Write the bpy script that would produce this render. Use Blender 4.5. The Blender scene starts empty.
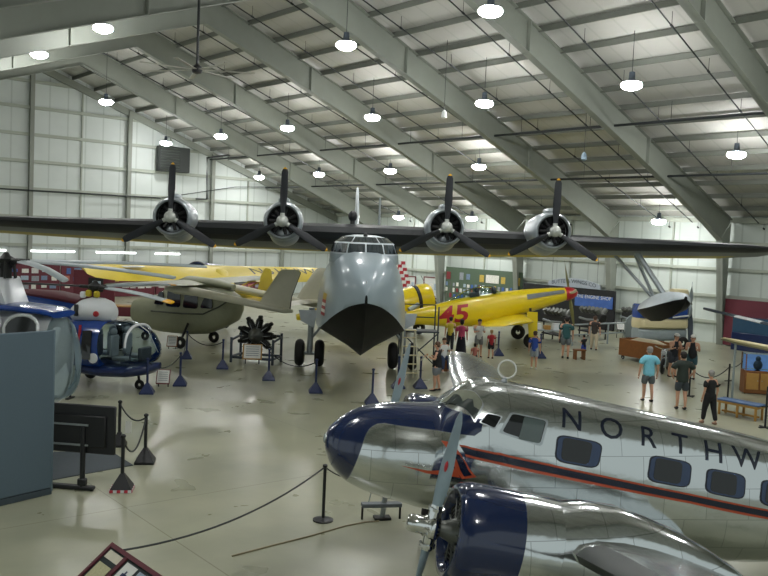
import bpy, bmesh, math, random
from mathutils import Vector as V, Matrix, Euler
from mathutils.bvhtree import BVHTree
random.seed(7)
PI = math.pi
SC = bpy.context.scene
COL = SC.collection

# ------------------------------------------------------------------ camera frame
FPX, CAM_H = 864.0, 5.0
_v1 = V((-330 - 384, -(205 - 288), -FPX)).normalized()
_v2 = V((1430 - 384, -(281 - 288), -FPX))
_v2 = (_v2 - _v1 * _v2.dot(_v1)).normalized()
_v3 = _v2.cross(_v1)
ROT = Matrix((_v2, _v1, _v3))            # camera -> world (x across the hall, y along the hall, z up)
CAM = V((0, 0, CAM_H))
_f = ROT @ V((0, 0, -1)); FWD = V((_f.x, _f.y, 0)).normalized(); RGT = V((FWD.y, -FWD.x, 0))
def ray(px, py): return ROT @ V(((px - 384) / FPX, -(py - 288) / FPX, -1))
def G(px, py, z=0.0):                    # where a view ray meets the height z
    d = ray(px, py); return CAM + d * ((z - CAM_H) / d.z)
def P(px, py, Z): return CAM + ray(px, py) * Z
def PL(px, py, ax, val):
    d = ray(px, py); return CAM + d * ((val - CAM[ax]) / d[ax])
def L(x, Z, z=0.0): return RGT * x + FWD * Z + V((0, 0, z))
def yaw(a, b):                           # heading of a direction a to the side, b away
    w = RGT * a + FWD * b; return math.atan2(w.y, w.x)

# ------------------------------------------------------------------ materials
def lin(h):
    h = h.lstrip('#'); o = []
    for i in (0, 2, 4):
        c = int(h[i:i + 2], 16) / 255
        o.append(c / 12.92 if c <= 0.04045 else ((c + 0.055) / 1.055) ** 2.4)
    return (o[0], o[1], o[2], 1)
MATS = {}
def mat(name, col, rough=0.5, metal=0.0, var=0.12, scale=6.0, bump=0.0, emit=0.0, coat=0.0, spec=0.5):
    if name in MATS: return MATS[name]
    m = bpy.data.materials.new(name); m.use_nodes = True; nt = m.node_tree; N = nt.nodes
    b = N['Principled BSDF']; c = lin(col) if isinstance(col, str) else col
    tc = N.new('ShaderNodeTexCoord'); no = N.new('ShaderNodeTexNoise'); no.inputs['Scale'].default_value = scale
    no.inputs['Detail'].default_value = 4
    nt.links.new(tc.outputs['Object'], no.inputs['Vector'])
    mx = N.new('ShaderNodeMix'); mx.data_type = 'RGBA'
    mx.inputs[6].default_value = tuple(x * (1 - var) for x in c[:3]) + (1,)
    mx.inputs[7].default_value = tuple(min(1, x * (1 + var)) for x in c[:3]) + (1,)
    nt.links.new(no.outputs['Fac'], mx.inputs[0]); nt.links.new(mx.outputs[2], b.inputs['Base Color'])
    b.inputs['Roughness'].default_value = rough; b.inputs['Metallic'].default_value = metal
    b.inputs['Coat Weight'].default_value = coat; b.inputs['Coat Roughness'].default_value = 0.08
    b.inputs['Specular IOR Level'].default_value = spec
    if bump:
        bp = N.new('ShaderNodeBump'); bp.inputs['Strength'].default_value = bump; bp.inputs['Distance'].default_value = 0.05
        nt.links.new(no.outputs['Fac'], bp.inputs['Height']); nt.links.new(bp.outputs['Normal'], b.inputs['Normal'])
    if emit:
        b.inputs['Emission Color'].default_value = c; b.inputs['Emission Strength'].default_value = emit
    MATS[name] = m; return m
def glass(name, tint, mixf=0.25, rough=0.02):
    if name in MATS: return MATS[name]
    m = bpy.data.materials.new(name); m.use_nodes = True; nt = m.node_tree; N = nt.nodes
    for n in list(N):
        if n.type == 'BSDF_PRINCIPLED': N.remove(n)
    out = [n for n in N if n.type == 'OUTPUT_MATERIAL'][0]
    tr = N.new('ShaderNodeBsdfTransparent'); tr.inputs[0].default_value = lin(tint)
    gl = N.new('ShaderNodeBsdfGlossy'); gl.inputs['Roughness'].default_value = rough; gl.inputs[0].default_value = (.9, .95, 1, 1)
    lw = N.new('ShaderNodeLayerWeight'); lw.inputs[0].default_value = mixf
    mx = N.new('ShaderNodeMixShader')
    nt.links.new(lw.outputs['Fresnel'], mx.inputs[0]); nt.links.new(tr.outputs[0], mx.inputs[1]); nt.links.new(gl.outputs[0], mx.inputs[2])
    nt.links.new(mx.outputs[0], out.inputs[0]); MATS[name] = m; return m

# ------------------------------------------------------------------ mesh builder
class MB:
    def __init__(s, M=None): s.v = []; s.f = []; s.mi = []; s.M = M
    def add(s, vs, fs, mi=0):
        n = len(s.v); s.v += [V(p) for p in vs]
        s.f += [tuple(i + n for i in f) for f in fs]; s.mi += [mi] * len(fs); return s
    def box(s, c, size, R=None, mi=0, bev=0.0):
        bm = bmesh.new(); bmesh.ops.create_cube(bm, size=1)
        for v in bm.verts: v.co = V((v.co.x * size[0], v.co.y * size[1], v.co.z * size[2]))
        if bev: bmesh.ops.bevel(bm, geom=list(bm.edges), offset=bev, segments=1, affect='EDGES')
        bm.verts.index_update()
        T = Matrix.Translation(V(c)) @ (R.to_4x4() if R is not None else Matrix())
        s.add([T @ v.co for v in bm.verts], [[v.index for v in f.verts] for f in bm.faces], mi); bm.free(); return s
    def tube(s, p0, p1, r0, r1=None, n=10, mi=0, caps=True):
        p0, p1 = V(p0), V(p1); r1 = r0 if r1 is None else r1
        q = (p1 - p0).to_track_quat('Z', 'Y'); vs = []
        for p, r in ((p0, r0), (p1, r1)):
            for i in range(n): vs.append(p + q @ V((r * math.cos(2 * PI * i / n), r * math.sin(2 * PI * i / n), 0)))
        fs = [(i, (i + 1) % n, n + (i + 1) % n, n + i) for i in range(n)]
        if caps: fs += [tuple(range(n))[::-1], tuple(range(n, 2 * n))]
        return s.add(vs, fs, mi)
    def path(s, pts, r, n=6, mi=0):
        pts = [V(p) for p in pts]; rings = []
        for i, p in enumerate(pts):
            d = pts[min(i + 1, len(pts) - 1)] - pts[max(i - 1, 0)]; q = d.to_track_quat('Z', 'Y')
            rr = r[i] if isinstance(r, (list, tuple)) else r
            rings.append([p + q @ V((rr * math.cos(2 * PI * k / n), rr * math.sin(2 * PI * k / n), 0)) for k in range(n)])
        return s.loft(rings, mi=mi)
    def loft(s, rings, closed=True, cap=True, mi=0, mif=None):
        n = len(rings[0]); vs = [p for r in rings for p in r]; base = len(s.v); s.v += [V(p) for p in vs]
        for i in range(len(rings) - 1):
            for k in range(n if closed else n - 1):
                a, b = i * n + k, i * n + (k + 1) % n
                s.f.append((base + a, base + b, base + b + n, base + a + n)); s.mi.append(mif(i, k) if mif else mi)
        if cap and closed:
            s.f.append(tuple(base + k for k in range(n))[::-1]); s.mi.append(mif(0, 0) if mif else mi)
            s.f.append(tuple(base + (len(rings) - 1) * n + k for k in range(n))); s.mi.append(mif(len(rings) - 2, 0) if mif else mi)
        return s
    def lathe(s, prof, o=(0, 0, 0), ax=(0, 0, 1), n=20, mi=0, cap=True, mif=None):
        q = V(ax).to_track_quat('Z', 'Y'); o = V(o)
        rings = [[o + q @ V((max(r, 1e-4) * math.cos(2 * PI * k / n), max(r, 1e-4) * math.sin(2 * PI * k / n), h)) for k in range(n)] for r, h in prof]
        return s.loft(rings, cap=cap, mi=mi, mif=mif)
    def ell(s, c, r, n=14, m=9, mi=0, R=None):
        c = V(c); r = V(r) if hasattr(r, '__len__') else V((r, r, r)); R = R or Matrix.Identity(3)
        rings = []
        for j in range(m + 1):
            a = -PI / 2 + PI * j / m; ca, sa = max(math.cos(a), 1e-3), math.sin(a)
            rings.append([c + R @ V((r.x * ca * math.cos(2 * PI * k / n), r.y * ca * math.sin(2 * PI * k / n), r.z * sa)) for k in range(n)])
        return s.loft(rings, mi=mi)
    def prism(s, poly, T0, T1, mi=0):    # poly: list of points mapped by two functions/matrices
        a = [T0 @ V(p) for p in poly]; b = [T1 @ V(p) for p in poly]; n = len(poly)
        fs = [(i, (i + 1) % n, n + (i + 1) % n, n + i) for i in range(n)] + [tuple(range(n))[::-1], tuple(range(n, 2 * n))]
        return s.add(a + b, fs, mi)
    def slab(s, poly, d, mi=0):          # 3-D polygon thickened by vector d
        a = [V(p) for p in poly]; d = V(d)
        return s.prism(a, Matrix(), Matrix.Translation(d), mi)
    def torus(s, c, ax, R, r, n=28, m=8, mi=0):
        q = V(ax).to_track_quat('Z', 'Y'); c = V(c); rings = []
        for i in range(n + 1):
            a = 2 * PI * i / n
            rings.append([c + q @ V(((R + r * math.cos(2 * PI * k / m)) * math.cos(a), (R + r * math.cos(2 * PI * k / m)) * math.sin(a), r * math.sin(2 * PI * k / m))) for k in range(m)])
        return s.loft(rings, cap=False, mi=mi)
    def build(s, name, mats, parent=None, angle=38, recalc=True, kind=None, label=None):
        me = bpy.data.meshes.new(name); M = s.M
        me.from_pydata([tuple(M @ p) if M else tuple(p) for p in s.v], [], s.f)
        mats = mats if isinstance(mats, (list, tuple)) else [mats]
        for m in mats: me.materials.append(m)
        for p, i in zip(me.polygons, s.mi): p.material_index = i
        if recalc:
            bm = bmesh.new(); bm.from_mesh(me); bmesh.ops.recalc_face_normals(bm, faces=bm.faces); bm.to_mesh(me); bm.free()
        me.polygons.foreach_set('use_smooth', [True] * len(me.polygons))
        me.set_sharp_from_angle(angle=math.radians(angle)); me.update()
        o = bpy.data.objects.new(name, me); COL.objects.link(o); o.parent = parent
        if kind: o['kind'] = kind
        if label: o['label'] = label
        return o

def tag(o, label, cat, group=None, kind=None):
    o['label'] = label; o['category'] = cat
    if group: o['group'] = group
    if kind: o['kind'] = kind
    return o
def thing(name, label, cat, loc=(0, 0, 0), rz=0.0, group=None):
    o = bpy.data.objects.new(name, None); COL.objects.link(o); o.empty_display_size = 0.2
    o.location = V(loc); o.rotation_euler = (0, 0, rz); return tag(o, label, cat, group)
def dup(root, loc, rz, label, group=None):
    def cp(o, par):
        c = o.copy(); COL.objects.link(c); c.parent = par
        for k in list(o.children): cp(k, c)
        return c
    r = cp(root, None); r.location = V(loc); r.rotation_euler = (0, 0, rz); r['label'] = label
    if group: r['group'] = group
    return r
def text_mesh(txt, size=1.0, depth=0.0, res=3, bold=0.0):
    cu = bpy.data.curves.new('t', 'FONT'); cu.body = txt; cu.size = size; cu.extrude = depth; cu.offset = bold; cu.resolution_u = res
    cu.align_x = 'CENTER'
    o = bpy.data.objects.new('t', cu); COL.objects.link(o)
    dg = bpy.context.evaluated_depsgraph_get(); me = bpy.data.meshes.new_from_object(o.evaluated_get(dg))
    bpy.data.objects.remove(o); return me
def text_on(mb, txt, o, ux, uy, size, mi=0, bold=0.0):    # lettering lying in the plane o + ux*x + uy*y
    me = text_mesh(txt, size); o, ux, uy = V(o), V(ux).normalized(), V(uy).normalized(); nz = ux.cross(uy)
    mb.add([o + ux * v.co.x + uy * v.co.y for v in me.vertices], [list(p.vertices) for p in me.polygons], mi)
    bpy.data.meshes.remove(me)

# aerofoil section and wing loft: secs = (y, x_le, z_le, chord, thick, incidence)
def foil(n=9):
    up, lo = [], []
    for i in range(n + 1):
        x = 0.5 * (1 - math.cos(PI * i / n))
        t = 5 * (0.2969 * math.sqrt(x) - 0.126 * x - 0.3516 * x * x + 0.2843 * x ** 3 - 0.1015 * x ** 4)
        c = 0.12 * x * (1 - x)
        up.append((x, c, t)); lo.append((x, c, -t))
    return up[::-1] + lo[1:]
FOIL = foil()
def wing(mb, secs, mif=None, mi=0):
    rings = []
    for y, xl, zl, ch, th, inc in secs:
        r = []
        for x, c, t in FOIL:
            r.append(V((xl - ch * x, y, zl + ch * (c * 0.5 + t * th) - ch * x * math.tan(inc))))
        rings.append(r)
    return mb.loft(rings, mi=mi, mif=mif)
def fin(mb, secs, mi=0, mif=None):       # vertical surface: secs = (z, x_le, y, chord, thick)
    rings = []
    for z, xl, y, ch, th in secs:
        rings.append([V((xl - ch * x, y + ch * t * th, z)) for x, c, t in FOIL])
    return mb.loft(rings, mi=mi, mif=mif)
def blade(mb, ang, R, ch, r0=0.12, tip=None, ax=(1, 0, 0), o=(0, 0, 0), mi=0, twist=0.5, flat=0.0):
    # blade in the plane across ax (local x): rises along angle ang measured from +z towards +y
    o = V(o); e = V((0, math.sin(ang), math.cos(ang))); t = V((0, math.cos(ang), -math.sin(ang))); a = V((1, 0, 0)); rings = []
    ks = [0, .12, .25, .45, .65, .8, .9, .96, 1.0]
    for k in ks:
        c = ch * (0.45 + 0.55 * min(1, k / .35)) if k < .35 else ch * (1 - 0.25 * (k - .35) / .65)
        if k > .9: c *= max(0.18, 1 - ((k - .9) / .1) ** 2 * .85)
        th = max(0.012, ch * (.42 - .36 * min(1, k / .5)))
        tw = twist * (1.2 - k); u = t * math.cos(tw) + a * math.sin(tw); w = a * math.cos(tw) - t * math.sin(tw)
        p = o + e * (r0 + (R - r0) * k)
        rings.append([p + u * (c / 2 * math.cos(q)) + w * (th / 2 * math.sin(q)) for q in [2 * PI * i / 10 for i in range(10)]])
    return mb.loft(rings, mi=mi, mif=(lambda i, k: (1 if tip and ks[i] >= tip else mi)))
def smooth_tab(tab, x):
    if x <= tab[0][0]: return list(tab[0][1:])
    for a, b in zip(tab, tab[1:]):
        if x <= b[0]:
            t = (x - a[0]) / (b[0] - a[0]); return [p + (q - p) * t for p, q in zip(a[1:], b[1:])]
    return list(tab[-1][1:])
def catmull(tab, x):
    n = len(tab)
    for i in range(n - 1):
        if x <= tab[i + 1][0] or i == n - 2:
            p0, p1, p2, p3 = tab[max(0, i - 1)], tab[i], tab[i + 1], tab[min(n - 1, i + 2)]
            h = p2[0] - p1[0]; t = min(1, max(0, (x - p1[0]) / h)); o = []
            for k in range(1, len(p1)):
                m1 = (p2[k] - p0[k]) / max(1e-6, p2[0] - p0[0]) * h; m2 = (p3[k] - p1[k]) / max(1e-6, p3[0] - p1[0]) * h
                o.append((2 * t ** 3 - 3 * t * t + 1) * p1[k] + (t ** 3 - 2 * t * t + t) * m1 + (-2 * t ** 3 + 3 * t * t) * p2[k] + (t ** 3 - t * t) * m2)
            return o
def seg(a, b, n): return [a + (b - a) * i / n for i in range(n + 1)]
# ------------------------------------------------------------------ the hall
M_frame = mat('steel_primer', '#878c82', 0.6, var=.08, scale=2)
M_purlin = mat('purlin_paint', '#6d7168', 0.6, var=.06)
M_girt = mat('girt_paint', '#a3a99c', 0.6, var=.06)
M_dark = mat('dark_pipe', '#23282a', 0.5)
M_black = mat('black_paint', '#15171a', 0.45)
M_white = mat('white_paint', '#d8dad4', 0.5, var=.05)
M_steel = mat('bare_steel', '#9aa0a2', 0.35, metal=.8)
M_navy = mat('stanchion_blue', '#1d2b52', 0.4)
M_rubber = mat('black_rubber', '#141414', 0.7)

def sheet_mat(name, c1, c2, axis, pitch, bump=.25, seam=.62):
    m = bpy.data.materials.new(name); m.use_nodes = True; nt = m.node_tree; N = nt.nodes; b = N['Principled BSDF']
    tc = N.new('ShaderNodeTexCoord'); sp = N.new('ShaderNodeSeparateXYZ'); nt.links.new(tc.outputs['Object'], sp.inputs[0])
    mu = N.new('ShaderNodeMath'); mu.operation = 'MULTIPLY'; mu.inputs[1].default_value = 1 / pitch; nt.links.new(sp.outputs[axis], mu.inputs[0])
    fr = N.new('ShaderNodeMath'); fr.operation = 'FRACT'; nt.links.new(mu.outputs[0], fr.inputs[0])
    pp = N.new('ShaderNodeMath'); pp.operation = 'PINGPONG'; pp.inputs[1].default_value = .5; nt.links.new(fr.outputs[0], pp.inputs[0])
    rm = N.new('ShaderNodeMapRange'); rm.inputs[1].default_value = 0.0; rm.inputs[2].default_value = 0.06; nt.links.new(pp.outputs[0], rm.inputs[0])
    no = N.new('ShaderNodeTexNoise'); no.inputs['Scale'].default_value = .8; no.inputs['Detail'].default_value = 5
    nt.links.new(tc.outputs['Object'], no.inputs['Vector'])
    mx = N.new('ShaderNodeMix'); mx.data_type = 'RGBA'; mx.inputs[6].default_value = lin(c1); mx.inputs[7].default_value = lin(c2)
    nt.links.new(no.outputs['Fac'], mx.inputs[0])
    m2 = N.new('ShaderNodeMix'); m2.data_type = 'RGBA'; m2.blend_type = 'MULTIPLY'; m2.inputs[0].default_value = 1
    cr = N.new('ShaderNodeValToRGB'); cr.color_ramp.elements[0].color = (seam, seam + .02, seam, 1); cr.color_ramp.elements[1].color = (1, 1, 1, 1)
    nt.links.new(rm.outputs[0], cr.inputs[0]); nt.links.new(mx.outputs[2], m2.inputs[6]); nt.links.new(cr.outputs[0], m2.inputs[7])
    nt.links.new(m2.outputs[2], b.inputs['Base Color']); b.inputs['Roughness'].default_value = .55
    bp = N.new('ShaderNodeBump'); bp.inputs['Strength'].default_value = bump; bp.inputs['Distance'].default_value = .05
    nt.links.new(no.outputs['Fac'], bp.inputs['Height']); nt.links.new(bp.outputs['Normal'], b.inputs['Normal'])
    return m
M_wall_e = sheet_mat('wall_liner_end', '#c0c8c3', '#cfd6d1', 0, 1.22, .25, .74)
M_wall_r = sheet_mat('wall_liner_side', '#b8c2bb', '#cad2ca', 1, 1.22, .25, .74)
M_roof = sheet_mat('roof_liner', '#b4b4ae', '#c4c3bb', 1, 1.2, .25, .86)

def floor_mat():
    m = bpy.data.materials.new('polished_concrete'); m.use_nodes = True; nt = m.node_tree; N = nt.nodes; b = N['Principled BSDF']
    tc = N.new('ShaderNodeTexCoord')
    n1 = N.new('ShaderNodeTexNoise'); n1.inputs['Scale'].default_value = .35; n1.inputs['Detail'].default_value = 4; n1.inputs['Roughness'].default_value = .5
    n2 = N.new('ShaderNodeTexNoise'); n2.inputs['Scale'].default_value = 1.1; n2.inputs['Detail'].default_value = 3; n2.inputs['Distortion'].default_value = .3
    for n in (n1, n2): nt.links.new(tc.outputs['Object'], n.inputs['Vector'])
    r1 = N.new('ShaderNodeValToRGB'); e = r1.color_ramp.elements
    e[0].position = .15; e[0].color = lin('#828470'); e[1].position = .85; e[1].color = lin('#b9b99f')
    nt.links.new(n1.outputs['Fac'], r1.inputs[0])
    r2 = N.new('ShaderNodeValToRGB'); e = r2.color_ramp.elements
    e[0].position = .1; e[0].color = (.72, .74, .72, 1); e[1].position = .8; e[1].color = (1, 1, 1, 1)
    nt.links.new(n2.outputs['Fac'], r2.inputs[0])
    mm = N.new('ShaderNodeMix'); mm.data_type = 'RGBA'; mm.blend_type = 'MULTIPLY'; mm.inputs[0].default_value = .8
    nt.links.new(r1.outputs[0], mm.inputs[6]); nt.links.new(r2.outputs[0], mm.inputs[7])
    br = N.new('ShaderNodeTexBrick'); br.offset = 0; br.inputs['Scale'].default_value = 1; br.inputs['Mortar Size'].default_value = .012
    br.inputs['Brick Width'].default_value = 6.2; br.inputs['Row Height'].default_value = 7.2
    br.inputs['Color1'].default_value = (1, 1, 1, 1); br.inputs['Color2'].default_value = (1, 1, 1, 1); br.inputs['Mortar'].default_value = (.6, .58, .52, 1)
    nt.links.new(tc.outputs['Object'], br.inputs['Vector'])
    m3 = N.new('ShaderNodeMix'); m3.data_type = 'RGBA'; m3.blend_type = 'MULTIPLY'; m3.inputs[0].default_value = 1
    nt.links.new(mm.outputs[2], m3.inputs[6]); nt.links.new(br.outputs[0], m3.inputs[7]); nt.links.new(m3.outputs[2], b.inputs['Base Color'])
    rr = N.new('ShaderNodeMapRange'); rr.inputs[3].default_value = .24; rr.inputs[4].default_value = .34
    nt.links.new(n2.outputs['Fac'], rr.inputs[0]); nt.links.new(rr.outputs[0], b.inputs['Roughness'])
    b.inputs['Specular IOR Level'].default_value = .5
    return m

UR, UL, VE, VS = 43.5, -6.5, 59.2, -9.0       # side walls, far end wall, where the floor stops behind the camera
UC, ZE, SL = 18.5, 6.75, .358
ZR = ZE + SL * (UR - UC)
def roof_z(u): return ZR - SL * abs(u - UC)
MB().slab([(UL - .3, VS, 0), (UR + .3, VS, 0), (UR + .3, VE + .3, 0), (UL - .3, VE + .3, 0)], (0, 0, -.2)).build('floor', floor_mat(), kind='structure')
MB().slab([(UL - .2, VE, 0), (UR + .2, VE, 0), (UR + .2, VE, ZE + .1), (UC, VE, ZR + .2), (UL - .2, VE, ZE + .1)], (0, .2, 0)).build('wall_end', M_wall_e, kind='structure')
MB().slab([(UR, VS, 0), (UR, VE, 0), (UR, VE, ZE + .1), (UR, VS, ZE + .1)], (.2, 0, 0)).build('wall_right', M_wall_r, kind='structure')
m = MB()
m.slab([(UR + .2, VS, ZE), (UR + .2, VE, ZE), (UC, VE, ZR), (UC, VS, ZR)], (0, 0, .15))
m.slab([(UL - .2, VS, ZE), (UL - .2, VE, ZE), (UC, VE, ZR), (UC, VS, ZR)], (0, 0, .15))
m.build('ceiling', M_roof, kind='structure')
for side in (1, -1):
    m = MB(); u0 = UC + side * 1.0
    for k in range(17):
        u = u0 + side * 1.5 * k
        if abs(u - UC) > 24.6: break
        m.box((u, (VS + VE) / 2, roof_z(u) - .12), (.09, VE - VS, .22))
    m.build('ceiling_purlins', M_purlin, kind='structure')
FRAMES = [2.5, 9.5, 16.6, 23.7, 30.7, 38.0, 45.5, 53.0]; SKEW = math.radians(5)
def frame_mesh():
    m = MB()
    for s in (1, -1):
        def pt(du, z): return V((UC + s * du, 0, z))
        W = UR - UC - .12
        for part in ((0, W),):
            n = 8
            top = [pt(W * i / n, roof_z(UC + W * i / n) - .23) for i in range(n + 1)]
            dep = [1.3, 1.25, 1.2, 1.18, 1.18, 1.2, 1.25, 1.35, 1.5]
            bot = [pt(W * i / n if i < n else W - 1.25, roof_z(UC + (W * i / n if i < n else W - 1.25)) - .23 - dep[i]) for i in range(n + 1)]
            m.slab(top + bot[::-1], (0, .03, 0))
            for pts, off in ((top, 0), (bot, 0)):
                for a, b in zip(pts, pts[1:]):
                    m.slab([a + V((0, -.16, 0)), a + V((0, .18, 0)), b + V((0, .18, 0)), b + V((0, -.16, 0))], (0, 0, .03))
            for i in (2, 5):   # bolted splice plates
                m.slab([top[i] + V((-.03, -.16, 0)), top[i] + V((-.03, .18, 0)), bot[i] + V((-.03, .18, 0)), bot[i] + V((-.03, -.16, 0))], (.05, 0, 0))
        kb = bot[-1]
        col = [pt(W, 0), pt(W, ZE - .3), kb, pt(W - .45, 0)]
        m.slab(col, (0, .03, 0))
        a, b = pt(W - .45, 0), kb
        m.slab([a + V((0, -.16, 0)), a + V((0, .18, 0)), b + V((0, .18, 0)), b + V((0, -.16, 0))], (.03 * s, 0, 0))
    return m
f0 = None
for v in FRAMES:
    if f0 is None:
        f0 = frame_mesh().build('steel_frame', M_frame, kind='structure', angle=20); f0.rotation_euler.z = SKEW; pv = V((42.5, 0, 0)); f0.location = pv - Matrix.Rotation(SKEW, 3, 'Z') @ pv + V((0, v, 0)); fo = v
    else:
        c = f0.copy(); COL.objects.link(c); c.location.y += v - fo
# end wall framing
m = MB()
for s in (1, -1):
    a = V((UC, VE - .15, ZR - .3)); b = V((UC + s * 24.8, VE - .15, roof_z(UC + 24.8) - .3))
    m.slab([a, b, b - V((0, 0, .5)), a - V((0, 0, .5))], (0, -.14, 0))
for u in (-1.5, 5.0, 11.6, 18.3, 25.0, 31.6, 38.0):
    m.box((u, VE - .25, (roof_z(u) - .4) / 2), (.26, .3, roof_z(u) - .4))
m.build('wall_end_columns', M_frame, kind='structure')
m = MB()
for z in (1.7, 3.4, 5.25, 7.1, 8.9, 10.65, 12.4, 14.1):
    du = (ZR - z - .6) / SL; a, b = max(UL, UC - du), min(UR, UC + du)
    m.box(((a + b) / 2, VE - .1, z), (b - a, .2, .2))
for u in (8.3, 14.9, 21.7, 28.2, 34.8): m.box((u, VE - .06, (roof_z(u) - .5) / 2), (.1, .1, roof_z(u) - .5))
m.build('wall_end_girts', M_girt, kind='structure')
m = MB()
for z in (1.15, 2.55, 4.0, 5.4): m.box((UR - .1, (VS + VE) / 2, z), (.2, VE - VS, .16))
for v in (13, 20.1, 27.2, 34.3, 41.7, 49.2, 56): m.box((UR - .06, v, ZE / 2), (.1, .1, ZE))
m.box((UR - .15, (VS + VE) / 2, ZE - .15), (.25, VE - VS, .25))
m.build('wall_right_girts', M_girt, kind='structure')

# ---- high-bay lamps
M_lamp = mat('lamp_lens', (1, 1, 1, 1), .5, emit=165.0, var=0)
M_lamph = mat('lamp_housing', '#3c4650', .5)
def make_lamp(drop):
    r = thing('hanging_lamp', 'x', 'lamp', group='high-bay lamps under the roof')
    MB().tube((0, 0, .45), (0, 0, .45 + drop), .012, n=6).build('rod', M_dark, r)
    MB().lathe([(.05, .48), (.1, .46), (.12, .2), (.3, .12), (.34, .02), (.3, .02)], n=18).build('housing', M_lamph, r)
    MB().ell((0, 0, 0), (.38, .38, .18), n=16, m=8).build('lens', M_lamp, r)
    return r
ordn = ['first', 'second', 'third', 'fourth', 'fifth', 'sixth', 'seventh', 'eighth']
rows = [('lowest row', 41.0, 6.4, [48.2, 40.7, 26.6]),
        ('second lowest row', 33.8, 8.95, [55.9, 48.2, 40.7, 33.2, 18.5]),
        ('third lowest row', 26.3, 10.7, [55.9, 48.2, 40.7, 33.2, 25.7, 18.5, 11, 3.5]),  # nearest lamps of this row lie out of view, added for lighting
        ('row beside the ridge', 19.0, 11.85, [48.2, 25.7, 18.5, 10.5]),  # nearest lamp is unseen, added to light the hall
        ('row past the ridge', 12.9, 12.5, [40.7, 33.2, 18, 9]),  # the nearer lamps here are out of frame, added as extra light
        ('unseen row added for light', 4, 9.5, [40.7, 26, 12, 0])]  # whole row stands out of view, added only for lighting
protos = {}
for rn, u, z, vs in rows:
    drop = max(.3, roof_z(u) - .3 - z - .45)
    for i, v in enumerate(vs):
        lab = 'bright high-bay lamp, %s from the far end wall in the %s' % (ordn[i], rn)
        if u not in protos:
            protos[u] = make_lamp(drop); r = protos[u]; r.location = (u, v, z); r['label'] = lab
        else: dup(protos[u], (u, v, z), 0, lab, 'high-bay lamps under the roof')

# ---- pipes under the roof
def roofpt(px, py, off):
    n = V((SL, 0, 1)); d = ray(px, py); return CAM + d * ((ZE + SL * UR - off - CAM_H) / n.dot(d))
VS2 = {14.6: 15.7, 16.9: 18.1, 20.3: 21.5}
for v in (13.0, 16.6, 20.2, 23.9, 27.4, 31.1, 34.3, 38.9, 42.0, 46.5, 49.5, 54):
    u1 = 42.6; dv = .09 if v < 24 else 0; m = MB()
    def pp(u, dz=.62): return V((u, v + dv * (u - 24), roof_z(u) - dz))
    m.tube(pp(UC + .6), pp(u1), .028, n=6)
    for k in range(9):
        u = UC + 1.6 + k * 2.9; m.tube(pp(u), pp(u, .14), .01, n=5); m.tube(pp(u - .06), pp(u + .06), .045, n=6)
    n_ = ['twelfth', 'eleventh', 'tenth', 'ninth', 'eighth', 'seventh', 'sixth', 'fifth', 'fourth', 'third', 'second', 'first'][[13.0, 16.6, 20.2, 23.9, 27.4, 31.1, 34.3, 38.9, 42.0, 46.5, 49.5, 54].index(v)]
    tag(m.build('sprinkler_pipe', M_dark), 'thin dark sprinkler pipe running down the roof slope, %s from the far end wall' % n_, 'pipe', 'sprinkler branch pipes')
for p, lab in ((640, 'upper thick dark main pipe along the hall under the purlins'), (641, 'lower thick dark main pipe along the hall near the eaves')):
    py = 123.5 if p == 640 else 177
    q = roofpt(p, py, 1.0); m = MB()
    m.tube((q.x, 6, q.z), (q.x, 58.8, q.z), .055, n=8)
    for v in range(8, 58, 4): m.tube((q.x, v, q.z), (q.x, v, roof_z(q.x) - .2), .012, n=5)
    tag(m.build('main_pipe', M_dark), lab, 'pipe', 'main sprinkler pipes')
m = MB(); a, b, c = PL(207, 199, 1, VE - .45), PL(207, 158, 1, VE - .45), PL(252, 152, 1, VE - .45)
m.path([PL(196, 199, 1, VE - .45), a, a + (b - a) * .5, b, c], .07, n=8)
tag(m.build('wall_pipe', M_dark), 'dark pipe bent up the end wall beside the black louvre box', 'pipe')
m = MB(); m.tube(PL(-10, 188, 1, VE - .5), PL(160, 198, 1, VE - .5), .05, n=8); m.path([PL(160, 198, 1, VE - .5), PL(235, 187, 1, VE - .5), PL(300, 187, 1, VE - .5)], .035, n=6)
tag(m.build('wall_pipe', M_dark), 'long thin dark pipe running level across the end wall', 'pipe')
m = MB(); m.path([P(230, 160, 44), P(256, 157, 44), P(330, 195, 44)], .02, n=5)
# black louvre box on the end wall
r = thing('louvre_box', 'black square louvre box mounted high on the end wall', 'vent box', PL(173, 172, 1, VE - .75))
a = PL(158, 143, 1, VE - .75) - r.location; b = PL(188, 171, 1, VE - .75) - r.location
w = abs(b.x - a.x); h = abs(a.z - b.z); cz = h / 2
MB().box((0, .0, cz), (w, .5, h), bev=.03).build('casing', mat('louvre_black', '#2a2f2c', .6), r)
m = MB()
for k in range(9): m.box((-.15 * w, -.27, h * (.08 + .105 * k)), (w * .6, .05, h * .05), R=Euler((.5, 0, 0)).to_matrix())
m.build('louvre', mat('louvre_slat', '#3b403c', .5), r)
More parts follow.
